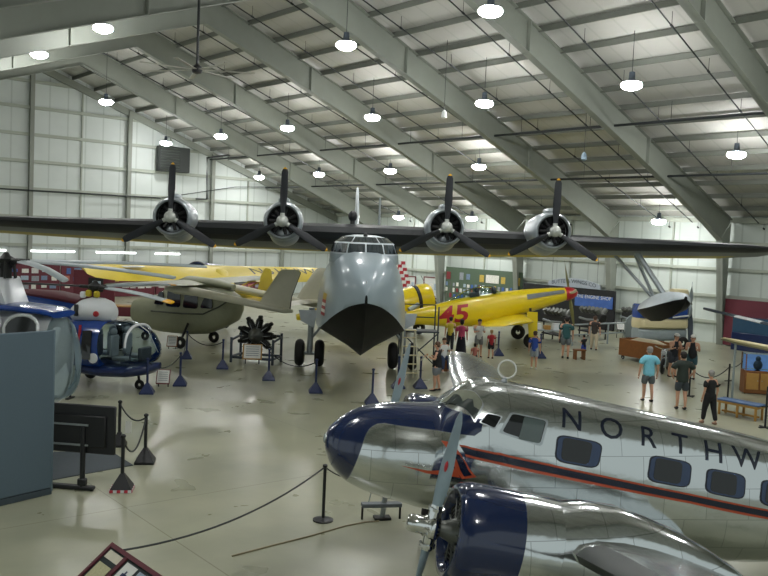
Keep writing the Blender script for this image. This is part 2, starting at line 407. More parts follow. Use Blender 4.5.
# fluorescent strips under the end wall girt
M_tube = mat('fluorescent_tube', (.95, 1, 1, 1), .5, emit=6, var=0)
for i, (x0, x1, lab) in enumerate(((-22, 6, 'white fluorescent strip light on the end wall, farthest from the yellow wing'), (30.5, 75, 'white fluorescent strip light on the end wall beside the tall column'), (96, 136, 'white fluorescent strip light on the end wall, middle of the row above the yellow wing'), (155, 180, 'white fluorescent strip light on the end wall below the outer engine'))):
    a, b = PL(x0, 249.2, 1, VE - .8), PL(x1, 250.5, 1, VE - .8); z = 3.02
    r = thing('strip_light', lab, 'light', (a.x, a.y, z), 0, 'strip lights on the end wall'); w = b.x - a.x
    MB().box((w / 2, .05, .08), (w, .14, .06), bev=.01).build('housing', M_white, r)
    MB().tube((.02, 0, 0), (w - .02, 0, 0), .06, n=8).build('tube', M_tube, r)
    MB().box((w / 2, .40, .12), (.08, .78, .04)).build('bracket', M_girt, r)
# fans
def fan(loc, top, R, n, label, m1, hubc, bw, rodm=None):
    r = thing('ceiling_fan', label, 'fan', loc)
    MB().tube((0, 0, .1), (0, 0, top - loc.z), .05, n=8).build('rod', rodm or m1, r)
    MB().lathe([(.02, -.14), (.16, -.1), (.19, 0), (.16, .12), (.05, .2)], n=14).build('motor', hubc, r)
    for k in range(n):
        a = 2 * PI * k / n + .3; e = V((math.cos(a), math.sin(a), 0)); t = V((-e.y, e.x, 0))
        MB().slab([e * .15 - t * bw * .6, e * R - t * bw, e * R + t * bw, e * .15 + t * bw * .6], (0, 0, .015)).build('blade', m1, r)
fan(P(32, 38, 36), P(32, 3, 36).z, .95, 4, 'white four blade ceiling fan on a short rod near the ridge', mat('fan_white', '#c9cbc4', .5), M_white, .07)
M_fanb = mat('fan_blade', '#b3b2a6', .5)
p = P(197, 70, 30); fan(p, roof_z(p.x) - .1, 2.0, 7, 'large ceiling fan with long blades hanging on a long dark rod', M_fanb, M_black, .09, M_dark)
# unlit little sensor hanging
for (px, py, lab) in ((584, 157, 'small blue grey unlit lamp hanging from the roof over the outer engine'), (444, 115, 'small white sensor hanging from the roof between two lamps')):
    q = P(px, py, 36); r = thing('hanging_sensor', lab, 'sensor', q, 0)
    MB().tube((0, 0, .1), (0, 0, roof_z(q.x) - .2 - q.z), .012, n=5).build('rod', M_dark, r)
    MB().lathe([(.04, .2), (.1, .1), (.12, -.1), (.03, -.16)], n=12).build('housing', mat('sensor_%d' % px, '#7f95a4' if px == 584 else '#d0d4d0', .5), r)
# ------------------------------------------------------------------ silver twin-engined airliner
def metal(name, col, rough, seam=True, sx=.62, bump=.10):
    m = bpy.data.materials.new(name); m.use_nodes = True; nt = m.node_tree; N = nt.nodes; b = N['Principled BSDF']
    b.inputs['Metallic'].default_value = 1.0
    tc = N.new('ShaderNodeTexCoord'); no = N.new('ShaderNodeTexNoise'); no.inputs['Scale'].default_value = 2.6; no.inputs['Detail'].default_value = 3
    nt.links.new(tc.outputs['Object'], no.inputs['Vector'])
    n2 = N.new('ShaderNodeTexNoise'); n2.inputs['Scale'].default_value = 9; nt.links.new(tc.outputs['Object'], n2.inputs['Vector'])
    rr = N.new('ShaderNodeMapRange'); rr.inputs[3].default_value = rough * .7; rr.inputs[4].default_value = rough * 1.4
    nt.links.new(n2.outputs['Fac'], rr.inputs[0]); nt.links.new(rr.outputs[0], b.inputs['Roughness'])
    br = N.new('ShaderNodeTexBrick'); br.inputs['Scale'].default_value = 1; br.inputs['Mortar Size'].default_value = .005 if seam else 0
    br.inputs['Brick Width'].default_value = sx; br.inputs['Row Height'].default_value = .43; br.offset = .5
    c = lin(col); br.inputs['Color1'].default_value = c; br.inputs['Color2'].default_value = tuple(x * .92 for x in c[:3]) + (1,)
    br.inputs['Mortar'].default_value = tuple(x * .6 for x in c[:3]) + (1,)
    sp = N.new('ShaderNodeSeparateXYZ'); cb = N.new('ShaderNodeCombineXYZ'); nt.links.new(tc.outputs['Object'], sp.inputs[0])
    nt.links.new(sp.outputs[0], cb.inputs[0]); nt.links.new(sp.outputs[2], cb.inputs[1]); nt.links.new(cb.outputs[0], br.inputs['Vector'])
    nt.links.new(br.outputs[0], b.inputs['Base Color'])
    bp = N.new('ShaderNodeBump'); bp.inputs['Strength'].default_value = bump; bp.inputs['Distance'].default_value = .12
    nt.links.new(no.outputs['Fac'], bp.inputs['Height']); nt.links.new(bp.outputs['Normal'], b.inputs['Normal'])
    return m
M_alu = metal('polished_aluminium', '#dfe3e4', .12, bump=.07)
M_alu2 = metal('polished_aluminium_wing', '#d6dadb', .2, bump=.05)
M_nvy = mat('navy_gloss', '#14244a', .12, coat=.8, var=.05)
M_nvyd = mat('navy_trim', '#141d33', .25, coat=.3)
M_orange = mat('orange_red_trim', '#c3522f', .4)
M_glassd = mat('dark_window', '#0e1215', .06, coat=.5)
M_chrome = mat('chrome', '#e8eaea', .07, metal=1, var=.02)
M_prop = mat('propeller_grey', '#8ea0a8', .35, metal=.25)
M_eng = mat('engine_dark', '#2b2c2a', .5, metal=.5)
M_engl = mat('engine_fins', '#6f726d', .45, metal=.6)
M_red = mat('emblem_red', '#a8222a', .4)
M_gold = mat('emblem_gold', '#b98f4e', .4)

EL_X, EL_Z, EL_H, EL_P = .17, 11.9, 1.8, math.radians(11.5)
el = thing('airliner', 'polished silver twin-engined propeller airliner with navy nose and dark lettering', 'airplane', L(EL_X, EL_Z), yaw(-.993, -.12))
EM = Matrix.Translation((0, 0, EL_H)) @ Matrix.Rotation(-EL_P, 4, 'Y')
EW = Matrix.Translation(el.location) @ Matrix.Rotation(el.rotation_euler.z, 4, 'Z') @ EM
#      d      zt    zb    w
FT = [(-.96, .235, .205, .015), (-.945, .33, .10, .11), (-.90, .415, .0, .20), (-.79, .555, -.16, .33), (-.535, .745, -.32, .47), (-.15, .88, -.41, .59),
      (.37, .985, -.44, .67), (.45, 1.01, -.45, .69), (.64, 1.22, -.45, .71), (.84, 1.43, -.45, .72), (1.05, 1.51, -.45, .725), (1.6, 1.54, -.44, .73), (2.4, 1.55, -.43, .735), (4.0, 1.56, -.38, .735),
      (5.4, 1.55, -.25, .72), (6.6, 1.47, .05, .62), (8.0, 1.32, .42, .42), (9.6, 1.15, .72, .16), (10.2, 1.05, .85, .03)]
def fsec(d):
    zt, zb, w = smooth_tab(FT, d) if .37 < d < 1.05 else catmull(FT, d)
    zm = zb + (zt - zb) * (.47 if d < .5 else .47)
    if .4 < d < 1.3:                     # keep the side below the windscreen straight
        a = smooth_tab(FT, .4); zb0, zt0 = a[1], a[0]
        zm = zb0 + .47 * (1.0 + (d - .4) * .6 - zb0)
    n = 2.0 + .35 * max(0, min(1, (d + .4) / 1.2)); return zt, zb, w, zm, n
def fpt(d, th):
    zt, zb, w, zm, n = fsec(d); c, s = math.cos(th), math.sin(th)
    h = zt - zm if s > 0 else zm - zb; e = 2 / n
    return V((-d, w * math.copysign(abs(c) ** e, c), zm + h * math.copysign(abs(s) ** e, s)))
def fnorm(d, th):
    a = fpt(d + .01, th) - fpt(d - .01, th); b = fpt(d, th + .01) - fpt(d, th - .01); n = a.cross(b).normalized()
    p = fpt(d, th); return n if n.dot(V((0, p.y, p.z - fsec(d)[3]))) > 0 else -n
ds = [-.96, -.945, -.92, -.9, -.87, -.83, -.79, -.73, -.66, -.6] + [-.54 + .09 * i for i in range(12)] + [.45, .52, .58, .64, .71, .78, .84, .9, .98, 1.05, 1.15, 1.3] + [1.45 + .18 * i for i in range(22)] + [5.4, 5.8, 6.2, 6.6, 7.1, 7.6, 8.2, 8.8, 9.6, 10.2]
NT = 64
m = MB(EM); m.loft([[fpt(d, 2 * PI * k / NT + .001) for k in range(NT)] for d in ds])
paint = []
def fpaint(p):                           # >0 inside the navy nose paint
    d, z = -p.x, p.z
    f1 = -.50 - d - .10 * max(0, .3 - z); f2 = min(z - (.66 + .13 * max(0, d + .15)), .98 - d, 1.035 - z + max(0, .46 - d) * 3)
    k = .34; h = max(0, min(1, .5 + .5 * (f1 - f2) / k)); return f2 + (f1 - f2) * h + k * h * (1 - h)
def fuselage_mat():
    m_ = M_alu.copy(); m_.name = 'fuselage_skin'; nt = m_.node_tree; N = nt.nodes; b = N['Principled BSDF']
    at = N.new('ShaderNodeAttribute'); at.attribute_name = 'paint'
    mr = N.new('ShaderNodeMapRange'); mr.inputs[1].default_value = -.004; mr.inputs[2].default_value = .004; nt.links.new(at.outputs['Fac'], mr.inputs[0])
    src = b.inputs['Base Color'].links[0].from_socket; mx = N.new('ShaderNodeMix'); mx.data_type = 'RGBA'
    nt.links.new(mr.outputs[0], mx.inputs[0]); nt.links.new(src, mx.inputs[6]); mx.inputs[7].default_value = lin('#14244a'); nt.links.new(mx.outputs[2], b.inputs['Base Color'])
    iv = N.new('ShaderNodeMath'); iv.operation = 'SUBTRACT'; iv.inputs[0].default_value = 1; nt.links.new(mr.outputs[0], iv.inputs[1]); nt.links.new(iv.outputs[0], b.inputs['Metallic'])
    b.inputs['Coat Roughness'].default_value = .06; nt.links.new(mr.outputs[0], b.inputs['Coat Weight']); return m_
vs_local = list(m.v)
fus = m.build('fuselage', fuselage_mat(), el, angle=60)
at = fus.data.attributes.new('paint', 'FLOAT', 'POINT')
for i, p in enumerate(vs_local): at.data[i].value = fpaint(p)
fbv = BVHTree.FromPolygons(vs_local, m.f)
def fhit(px, py):
    o = EW.inverted() @ CAM; q = EW.inverted() @ (CAM + ray(px, py)); h = fbv.ray_cast(o, (q - o).normalized())
    p = h[0] if h[0] is not None else fbv.find_nearest(o + (q - o) * 11.6)[0]
    d = -p.x; zt, zb, w, zm, n = fsec(d); hh = (zt - zm) if p.z > zm else (zm - zb)
    s = max(-1, min(1, abs((p.z - zm) / hh))) ** (n / 2); return d, math.copysign(math.asin(min(1, s)), p.z - zm)
def skin(mb, poly, off=.006, mi=0, mirror=False):      # a flat shape in (station, angle) laid onto the curved skin
    bm = bmesh.new()
    for pl in poly:
        try: bm.faces.new([bm.verts.new((a, b, 0)) for a, b in pl])
        except ValueError: pass
    xs = [v.co.x for v in bm.verts]; ys = [v.co.y for v in bm.verts]
    def cut(lo, hi, st, ax):
        k = lo + st
        while k < hi:
            co = [0, 0, 0]; no = [0, 0, 0]; co[ax] = k; no[ax] = 1
            bmesh.ops.bisect_plane(bm, geom=list(bm.verts) + list(bm.edges) + list(bm.faces), plane_co=co, plane_no=no); k += st
    cut(min(xs), max(xs), .07, 0); cut(min(ys), max(ys), .09, 1); bm.verts.index_update()
    vs = []
    for v in bm.verts:
        p = fpt(v.co.x, v.co.y) + fnorm(v.co.x, v.co.y) * off
        vs.append(V((p.x, -p.y, p.z)) if mirror else p)
    mb.add(vs, [[v.index for v in f.verts] for f in bm.faces], mi); bm.free()
def pxpoly(pts): return [fhit(*p) for p in pts]
def rnd(poly, k=.22, n=4):               # round the corners of a polygon
    out = []; N_ = len(poly)
    for i in range(N_):
        a, b, c = V(poly[i - 1]).to_3d(), V(poly[i]).to_3d(), V(poly[(i + 1) % N_]).to_3d()
        p, q = b + (a - b) * k, b + (c - b) * k
        for t in seg(0, 1, n): out.append(tuple(((p * (1 - t) ** 2) + b * 2 * t * (1 - t) + q * t * t)[:2]))
    return out
def inset(poly, k, sh=(0, 0)):
    cx = sum(p[0] for p in poly) / len(poly); cy = sum(p[1] for p in poly) / len(poly)
    return [(cx + (p[0] - cx) * k[0] + sh[0], cy + (p[1] - cy) * k[1] + sh[1]) for p in poly]
M_blind = mat('window_blind', '#2f4468', .35, coat=.4)
M_rim = mat('window_rim', '#b9bfc2', .3, metal=.9)
wins = [[(558.3, 435), (601.4, 443.5), (596.8, 467.9), (555.5, 460)], [(651.4, 455.4), (690.5, 463.2), (688, 487.3), (647.7, 479.8)],
        [(707.7, 468.5), (744.3, 475.7), (743, 499), (705.5, 491.3)], [(762.4, 479.8), (799, 487), (797, 511), (760, 503)]]
for wpx in wins:
    q = pxpoly(wpx)
    for mir in (False, True):
        mb = MB(EM); skin(mb, [rnd(inset(q, (1.07, 1.1)), .25)], .004, mirror=mir); wf = mb.build('cabin_window', M_nvyd, el)
        mb = MB(EM); skin(mb, [rnd(q, .25)], .008, mirror=mir); mb.build('blind', M_blind, wf)
        mb = MB(EM); skin(mb, [rnd(inset(q, (.68, .9), (-.03, .0)), .2)], .012, mirror=mir); mb.build('pane', M_glassd, wf)
M_scr = mat('windscreen_glass', '#39403f', .05, coat=.6)
M_scr2 = mat('windscreen_far', '#848878', .08, coat=.6)
for mir in (False, True):
    q = pxpoly([(439.8, 403.2), (454, 391.2), (483, 403.2), (474, 421)]); mb = MB(EM)
    skin(mb, [rnd(inset(q, (1.1, 1.1)), .12)], .004, mirror=mir); wf = mb.build('windscreen', M_rim, el)
    mb = MB(EM); skin(mb, [rnd(q, .12)], .009, mirror=mir); mb.build('pane', M_scr2, wf)
    q2 = pxpoly([(441, 404.5), (447, 402), (455, 394), (460, 396), (463, 402), (468, 399), (473, 399.5), (474, 407), (479, 410), (474, 420)]); mb = MB(EM)
    skin(mb, [q2], .013, mirror=mir); mb.build('shaded_seats', M_scr, wf)
    q = pxpoly([(480.5, 422), (487.3, 413.8), (501.2, 416.8), (494.4, 428.2)]); mb = MB(EM)
    skin(mb, [rnd(inset(q, (1.16, 1.16)), .12)], .004, mirror=mir); wf = mb.build('corner_window', M_rim, el)
    mb = MB(EM); skin(mb, [rnd(q, .15)], .009, mirror=mir); mb.build('pane', M_glassd, wf)
    q = pxpoly([(502, 432), (512.3, 413.8), (546, 421), (539.7, 444)]); mb = MB(EM)
    skin(mb, [rnd(inset(q, (1.14, 1.16)), .12)], .004, mirror=mir); wf = mb.build('cockpit_window', M_rim, el)
    mb = MB(EM); skin(mb, [rnd(q, .12)], .009, mirror=mir); mb.build('pane', M_glassd, wf)
    q2 = pxpoly([(518, 439), (524, 416.8), (545, 421.3), (539, 443.4)]); mb = MB(EM); skin(mb, [rnd(q2, .1)], .013, mirror=mir); mb.build('sliding_pane', mat('sliding_pane', '#5d6a68', .1, coat=.5), wf)
# cheat line, lightning flash
def band(mb, up, lo, off, mi=0, mir=False):
    u, l = pxpoly(up), pxpoly(lo); skin(mb, [u + l[::-1]], off, mi, mir)
def ext(d0, th0, d1, th1): return [(d0, th0), (d1, th1)]
for mir in (False, True):
    u = pxpoly([(459, 444.6), (470, 447), (482, 449.6), (495, 452.4), (510, 455.6), (528, 459.4), (600, 474.8), (690, 493.6), (764, 508.8)]); l = pxpoly([(466, 456.8), (475, 459), (485, 461.3), (497, 464.1), (511, 467.4), (528, 471.4), (600, 486), (690, 503.5), (764, 518.6)])
    def tail(a, dd=4.2): return a + [(a[-1][0] + dd, a[-1][1] - .12)]
    u, l = tail(u), tail(l); mb = MB(EM); skin(mb, [u + l[::-1]], .004, mirror=mir); fl = mb.build('cheat_line', M_orange, el)
    mid = lambda a, b, t: [(p[0] + (q[0] - p[0]) * t, p[1] + (q[1] - p[1]) * t) for p, q in zip(a, b)]
    mb = MB(EM); skin(mb, [mid(u, l, .2) + mid(u, l, .8)[::-1]], .008, mirror=mir); mb.build('navy_stripe', M_nvyd, fl)
    mb = MB(EM); skin(mb, [pxpoly([(441, 440.5), (449.5, 442), (463, 458), (476.5, 477), (462, 479), (452, 462)])], .0045, mirror=mir)
    skin(mb, [pxpoly([(401, 465.6), (440, 470.5), (456, 468), (460, 477.5), (440, 474.8)])], .005, mirror=mir); fl = mb.build('lightning_flash', M_orange, el)
    mb = MB(EM); skin(mb, [pxpoly([(452, 453), (459, 454.5), (472, 475), (464, 476.3)])], .009, mirror=mir); mb.build('navy_stripe', M_nvyd, fl)
# lettering
for ch, px, top, bot in (('N', 571.6, 409.2, 429), ('O', 611, 418, 438.5), ('R', 647.6, 427, 446.5), ('T', 680, 434, 453.5), ('H', 713, 441.5, 461.5), ('W', 746.8, 448.5, 468)):
    a, b = fhit(px, top), fhit(px, bot); d0 = (a[0] + b[0]) / 2; thm = (a[1] + b[1]) / 2
    hgt = (fpt(d0, a[1]) - fpt(d0, b[1])).length; me = text_mesh(ch, hgt / .70); mb = MB(EM); sc = (a[1] - b[1]) / hgt
    polys = [[(d0 + me.vertices[i].co.x, b[1] + me.vertices[i].co.y * sc) for i in p.vertices] for p in me.polygons]
    skin(mb, polys, .006); mb.build('lettering', M_nvyd, el); bpy.data.meshes.remove(me)
# nose lamp, loop aerial, masts
m = MB(EM); m.ell((.955, 0, .2), (.03, .075, .075), n=14); m.build('nose_lamp', mat('lamp_glass', '#b9c0bd', .1, metal=.6), el)
pl = fhit(508, 384); bz = fsec(1.3)[0]
m = MB(EM); m.torus((-1.3, .05, bz + .17), (.25, .9, .1), .125, .012); lp = m.build('loop_aerial', M_white, el)
MB(EM).lathe([(.05, -.02), (.035, .02), (.02, .06)], o=(-1.3, .05, bz), n=10).build('base', M_steel, lp)
# wings
def boot(i, k): return 1 if 7 <= k <= 10 else 0
M_boot = mat('deicer_boot', '#3e4441', .5)
for s in (1, -1):
    m = MB(EM); wing(m, [(.5 * s, -1.35, .0, 2.9, .17, .03), (1.8 * s, -1.4, .04, 2.8, .17, .03), (2.8 * s, -1.75, .14, 2.5, .16, .03)]); m.build('wing_root', M_alu2, el)
    secs = [(2.8, -1.75, .14, 2.5, .16, .03), (4.6, -1.88, .42, 2.1, .15, .03), (6.6, -2.02, .74, 1.6, .13, .03), (7.8, -2.2, .93, 1.2, .11, .03), (8.25, -2.33, 1.0, .9, .1, .03), (8.42, -2.6, 1.03, .4, .1, .03)]
    m = MB(EM); wing(m, [(y * s,) + t for y, *t in secs] if False else [(a[0] * s,) + a[1:] for a in secs], mif=(boot if s > 0 else None)); m.build('wing', [M_alu2, M_boot], el)
m = MB(EM)
wing(m, [(-2.3, -9.3, 1.1, 1.1, .1, 0), (0, -9.1, 1.1, 1.3, .1, 0), (2.3, -9.3, 1.1, 1.1, .1, 0)]); m.build('tailplane', M_alu2, el)
for s in (1, -1):
    m = MB(EM); fin(m, [(.45, -9.5, 2.2 * s, .5, .08), (.8, -9.2, 2.2 * s, 1.0, .08), (1.5, -9.2, 2.2 * s, 1.05, .08), (2.2, -9.35, 2.2 * s, .8, .08), (2.4, -9.55, 2.2 * s, .4, .08)]); m.build('tail_fin', M_alu2, el)
# engines
for s in (1, -1):
    o = V((-.25, 2.2 * s, -.06 if s > 0 else .17))
    m = MB(EM); m.lathe([(.40, -.42), (.43, -.27), (.47, -.2), (.52, -.2), (.565, -.26), (.59, -.36), (.60, -.6), (.60, -.93)][::-1], o=o, ax=(1, 0, 0), n=48, cap=False); nc = m.build('engine_cowl', M_nvy, el, angle=60)
    m = MB(EM); m.lathe([(.601, -.93), (.608, -1.15), (.606, -1.38), (.57, -1.40)][::-1], o=o, ax=(1, 0, 0), n=48, cap=False); m.build('cowl_flaps', M_alu, el, angle=60)
    rings = []
    for d, ry, zt, zb in ((1.36, .575, .585, -.58), (1.7, .575, .66, -.62), (2.1, .56, .68, -.64), (2.5, .52, .63, -.58), (2.9, .45, .55, -.44), (3.3, .34, .43, -.26), (3.7, .18, .28, -.08), (3.95, .03, .15, .08)):
        rings.append([o + V((-d, ry * math.cos(a), (zt + zb) / 2 + (zt - zb) / 2 * math.sin(a))) for a in [2 * PI * k / 40 for k in range(40)]])
    m = MB(EM); m.loft(rings); m.build('nacelle', M_alu, el, angle=60)
    # the radial engine inside the cowl
    m = MB(EM); m.lathe([(.46, -.5), (.46, -.46), (.02, -.46)], o=o, ax=(1, 0, 0), n=30)
    m.lathe([(.2, -.46), (.2, -.34), (.15, -.26), (.09, -.12), (.09, -.05)], o=o, ax=(1, 0, 0), n=20, mi=1)
    for k in range(9):
        a = 2 * PI * k / 9; e = V((0, math.cos(a), math.sin(a)))
        m.tube(o + V((-.38, 0, 0)) + e * .16, o + V((-.38, 0, 0)) + e * .44, .085, n=10, mi=1)
        for j in range(4): m.tube(o + V((-.38, 0, 0)) + e * (.22 + .06 * j), o + V((-.38, 0, 0)) + e * (.24 + .06 * j), .1, n=10, mi=0)
        f = V((0, math.cos(a + .2), math.sin(a + .2))); m.tube(o + V((-.27, 0, 0)) + e * .14, o + V((-.29, 0, 0)) + f * .42, .012, n=5, mi=1)
    m.build('radial_engine', [M_eng, M_engl], nc)
    # two-blade propeller
    m = MB(EM)
    m.lathe([(.03, .305), (.075, .295), (.10, .26), (.105, .18), (.105, .02)][::-1], o=o, ax=(1, 0, 0), n=20)
    m.lathe([(.13, -.08), (.15, -.05), (.15, .02), (.11, .06), (.09, .07)], o=o, ax=(1, 0, 0), n=20)
    for k in range(8):
        a = 2 * PI * k / 8; m.tube(o + V((.03, .115 * math.cos(a), .115 * math.sin(a))), o + V((.1, .1 * math.cos(a), .1 * math.sin(a))), .018, n=6)
    pa = .03 if s > 0 else .06
    for q in (0, PI): e = V((0, math.sin(pa + q), math.cos(pa + q))); m.tube(o + e * .05, o + e * .27, .085, .07, n=14); m.tube(o + e * .2, o + e * .235, .098, n=14)
    pr = m.build('propeller', M_chrome, el)
    for q in (0, PI):
        m = MB(EM); blade(m, pa + q, 1.38, .26, r0=.2, o=o, twist=-.55); m.build('blade', M_prop, pr)
        e = V((0, math.sin(pa + q), math.cos(pa + q))); t = V((0, math.cos(pa + q), -math.sin(pa + q))); c = o + e * .72 + V((.025, 0, 0))
        m = MB(EM); a_ = V((1, 0, 0)); tw = -.55 * .5; u = t * math.cos(tw) + a_ * math.sin(tw); w = a_ * math.cos(tw) - t * math.sin(tw)
        Rm = Matrix((u, e, w)).transposed(); m.ell(c - a_ * .012, (.036, .068, .014), n=14, m=6, R=Rm); m.build('maker_emblem', M_red, pr)
    # landing gear
    m = MB(EM); m.tube(o + V((-1.1, -.2, -.4)), o + V((-1.31, -.2, -1.05)), .06); m.tube(o + V((-1.1, .2, -.4)), o + V((-1.31, .2, -1.05)), .06); m.tube(o + V((-1.31, -.24, -1.05)), o + V((-1.31, .24, -1.05)), .05)
    gr = m.build('landing_gear', M_steel, el)
    zc = -1.09 - o.z
    m = MB(EM); m.torus(o + V((-1.31, 0, zc)), (0, 1, 0), .3, .13, n=28, m=10); m.lathe([(.2, -.1), (.2, .1)], o=o + V((-1.31, 0, zc)), ax=(0, 1, 0), n=20, mi=1); m.build('wheel', [M_rubber, M_steel], gr)
    # red diamond on the cowl
    if s > 0:
        for mats, k, rr in ((M_gold, 1.25, .606), (M_red, 1.0, .611)):
            m = MB(EM); c0, a0 = -.91, math.radians(-38); pts = [(-.0, .17), (.105, 0), (0, -.17), (-.105, 0)]; g = 6; vs = []; fs = []
            for i in range(g + 1):
                for j in range(g + 1):
                    u_ = i / g - .5; v_ = j / g - .5; x = (u_ - v_) * .105 * k * 1.0; b_ = (u_ + v_) * .2 * k
                    vs.append(o + V((c0 + x, rr * math.cos(a0 + b_ * 1.0), rr * math.sin(a0 + b_))))
            for i in range(g):
                for j in range(g): fs.append((i * (g + 1) + j, i * (g + 1) + j + 1, (i + 1) * (g + 1) + j + 1, (i + 1) * (g + 1) + j))
            m.add(vs, fs); m.build('diamond_emblem', mats, nc)
m = MB(EM); m.ell((-1.28, 2.2 + .5, -.30), (.07, .05, .07), n=12); m.build('light_spot', M_chrome, el)  # chrome bump standing in for a bluish spot of light on the nacelle
# tail wheel so that the airliner stands
m = MB(EM); m.tube((-9.0, 0, .8), (-9.25, 0, .3), .05); m.torus((-9.3, 0, .25), (0, 1, 0), .12, .07); m.build('tail_wheel', M_rubber, el)
# small grey jack stand under the nose
p = G(382, 519); r = thing('jack_stand', 'grey steel jack stand with a flat beam under the airliner nose', 'stand', p, yaw(1, .2))
MB().tube((0, 0, .0), (.05, 0, .52), .045).build('post', M_steel, r)
MB().box((-.02, 0, .26), (.72, .16, .07), bev=.01).build('beam', mat('stand_grey', '#6b7276', .5), r)
MB().box((0, 0, .025), (.3, .2, .05), bev=.01).build('foot', M_eng, r)
for x in (-.36, .32): MB().tube((x, 0, .0), (x, 0, .24), .02, n=6).build('leg', M_eng, r)
m = MB(); m.path([G(379, 521, .02), G(365, 522, .012), G(345, 526, .012), G(310, 536, .012), G(270, 546, .012), G(232, 556, .012)], .012)
tag(m.build('floor_cable', mat('cable_tan', '#8a7f63', .6)), 'thin tan cable lying on the floor near the airliner nose', 'cable')
# ------------------------------------------------------------------ four-engined grey flying boat
M_grey = mat('boat_grey', '#8b999f', .32, var=.06, scale=1.2, coat=.25)
M_wgrey = mat('wing_grey', '#545b5f', .42, var=.1, scale=1.0)
M_wund = mat('wing_under', '#787f7c', .5, var=.12)
M_hullb = mat('hull_black', '#0c0d0d', .5, var=.15, spec=.2)
M_boot2 = mat('boot_black', '#1c2022', .5)
M_yel = mat('trim_yellow', '#b7a51c', .45)
M_tip = mat('tip_yellow', '#e0a818', .4)
M_blk = mat('blade_black', '#1b1f24', .45)
M_cowl = mat('cowl_grey', '#98a0a3', .3, metal=.35)
M_frm = mat('canopy_frame', '#b6bfc3', .4)
T = .055; TA = math.atan(T)
fb = thing('flying_boat', 'grey four-engined flying boat with black hull bottom facing the camera on wheels', 'airplane', L(-.70, 27.9), yaw(math.sin(TA), -math.cos(TA)))
HT = [(4.1, .04, 3.12, 3.02, 3.34), (4.02, .22, 3.08, 2.85, 3.55), (3.8, .48, 2.98, 2.55, 3.80), (3.2, .86, 2.68, 2.02, 4.18), (2.4, 1.13, 2.36, 1.6, 4.44), (1.4, 1.32, 2.1, 1.3, 4.56),
      (0, 1.42, 2.02, 1.1, 4.60), (-2, 1.5, 1.98, .95, 4.55), (-6, 1.42, 2.0, .95, 4.4), (-8, 1.2, 2.2, 1.3, 4.3), (-11, .75, 2.8, 2.1, 4.25), (-14, .3, 3.5, 3.1, 4.25), (-15.2, .06, 3.9, 3.75, 4.3)]
def hsec(x):
    r = catmull([(-a[0],) + a[1:] for a in HT], -x); return r
def hring(x):
    w, zc, zk, zt = hsec(x); h = []
    h.append((0, zk)); h += [(w * .3, zk + (zc - zk) * .36), (w * .62, zk + (zc - zk) * .66), (w * .88, zk + (zc - zk) * .90), (w, zc)]
    for a in seg(0, PI / 2, 12)[1:]:
        h.append((w * abs(math.cos(a)) ** .62 if a < PI / 2 - .01 else 0, zc + (zt - zc) * math.sin(a) ** .92))
    return [V((x, y, z)) for y, z in h] + [V((x, -y, z)) for y, z in h[1:-1]][::-1]
xs = [4.1, 4.06, 4.02, 3.95, 3.88, 3.8, 3.65, 3.5, 3.35, 3.2, 3.0, 2.8, 2.6, 2.4, 2.1, 1.8, 1.4, 1, .5, 0, -1, -2, -4, -6, -7, -8, -9.5, -11, -12.5, -14, -15.2]
nr = len(hring(0))
def hm(i, k): return 1 if (k < 4 or k >= nr - 4) else 0
m = MB(); m.loft([hring(x) for x in xs], mif=hm); hull = m.build('hull', [M_grey, M_hullb], fb, angle=45)
# spray rail along the stem
m = MB(); m.path([V((3.9, 0, 3.72)), V((3.98, 0, 3.55)), V((4.06, 0, 3.35))], .02); m.build('stem_strip', M_cowl, fb)
# cockpit
CK = [(2.15, 1.12, 4.12), (1.95, 1.08, 4.42), (1.52, .98, 4.72), (1.38, .93, 4.76), (.95, .70, 4.93), (.45, .35, 5.0), (.05, .05, 5.01)]
CX = .25
def ck(a, t):                            # a: angle from straight ahead, t: 0 base .. 6 top
    i = min(int(t), len(CK) - 2); f = t - i; p, q = CK[i], CK[i + 1]
    rx, ry, z = [u + (v - u) * f for u, v in zip(p, q)]; rb = rx if abs(a) < PI / 2 else rx * 1.35
    return V((CX + rb * math.cos(a), ry * math.sin(a), z))
m = MB(); m.loft([[ck(2 * PI * k / 40 - PI, t) for k in range(40)] for t in (0, .5, .92, 1.5, 2, 2.5, 3, 3.5, 4, 4.5, 5, 5.5, 6)], mif=lambda i, k: 1 if i < 2 else 0); cp = m.build('cockpit', [M_frm, M_grey], fb, angle=50)
def pane(a0, a1, t0, t1, name='cockpit_window', mt=None):
    m = MB(); vs = []; n = 6
    for j in range(4):
        for i in range(n + 1):
            a = math.radians(a0 + (a1 - a0) * i / n); t = t0 + (t1 - t0) * j / 3; p = ck(a, t); c = V((CX, 0, 4.0)); vs.append(p + (p - c).normalized() * .012)
    m.add(vs, [(j * (n + 1) + i, j * (n + 1) + i + 1, (j + 1) * (n + 1) + i + 1, (j + 1) * (n + 1) + i) for j in range(3) for i in range(n)]); return m.build(name, mt or M_glassd, cp)
M_ck = mat('cockpit_glass', '#2b3438', .06, coat=.4)
for a0, a1 in ((-90, -66), (-63, -33), (-30.5, -1.5), (1.5, 30.5), (33, 63), (66, 90)): pane(a0, a1, 1.08, 2.0, mt=M_ck)
for a0, a1 in ((-84, -29), (-26, 26), (29, 84)): pane(a0, a1, 3.06, 4.0, mt=M_ck)
m = MB(); m.ell((1.0, 0, 4.98), (.1, .07, .09), n=10); m.build('roof_light', M_black, cp)
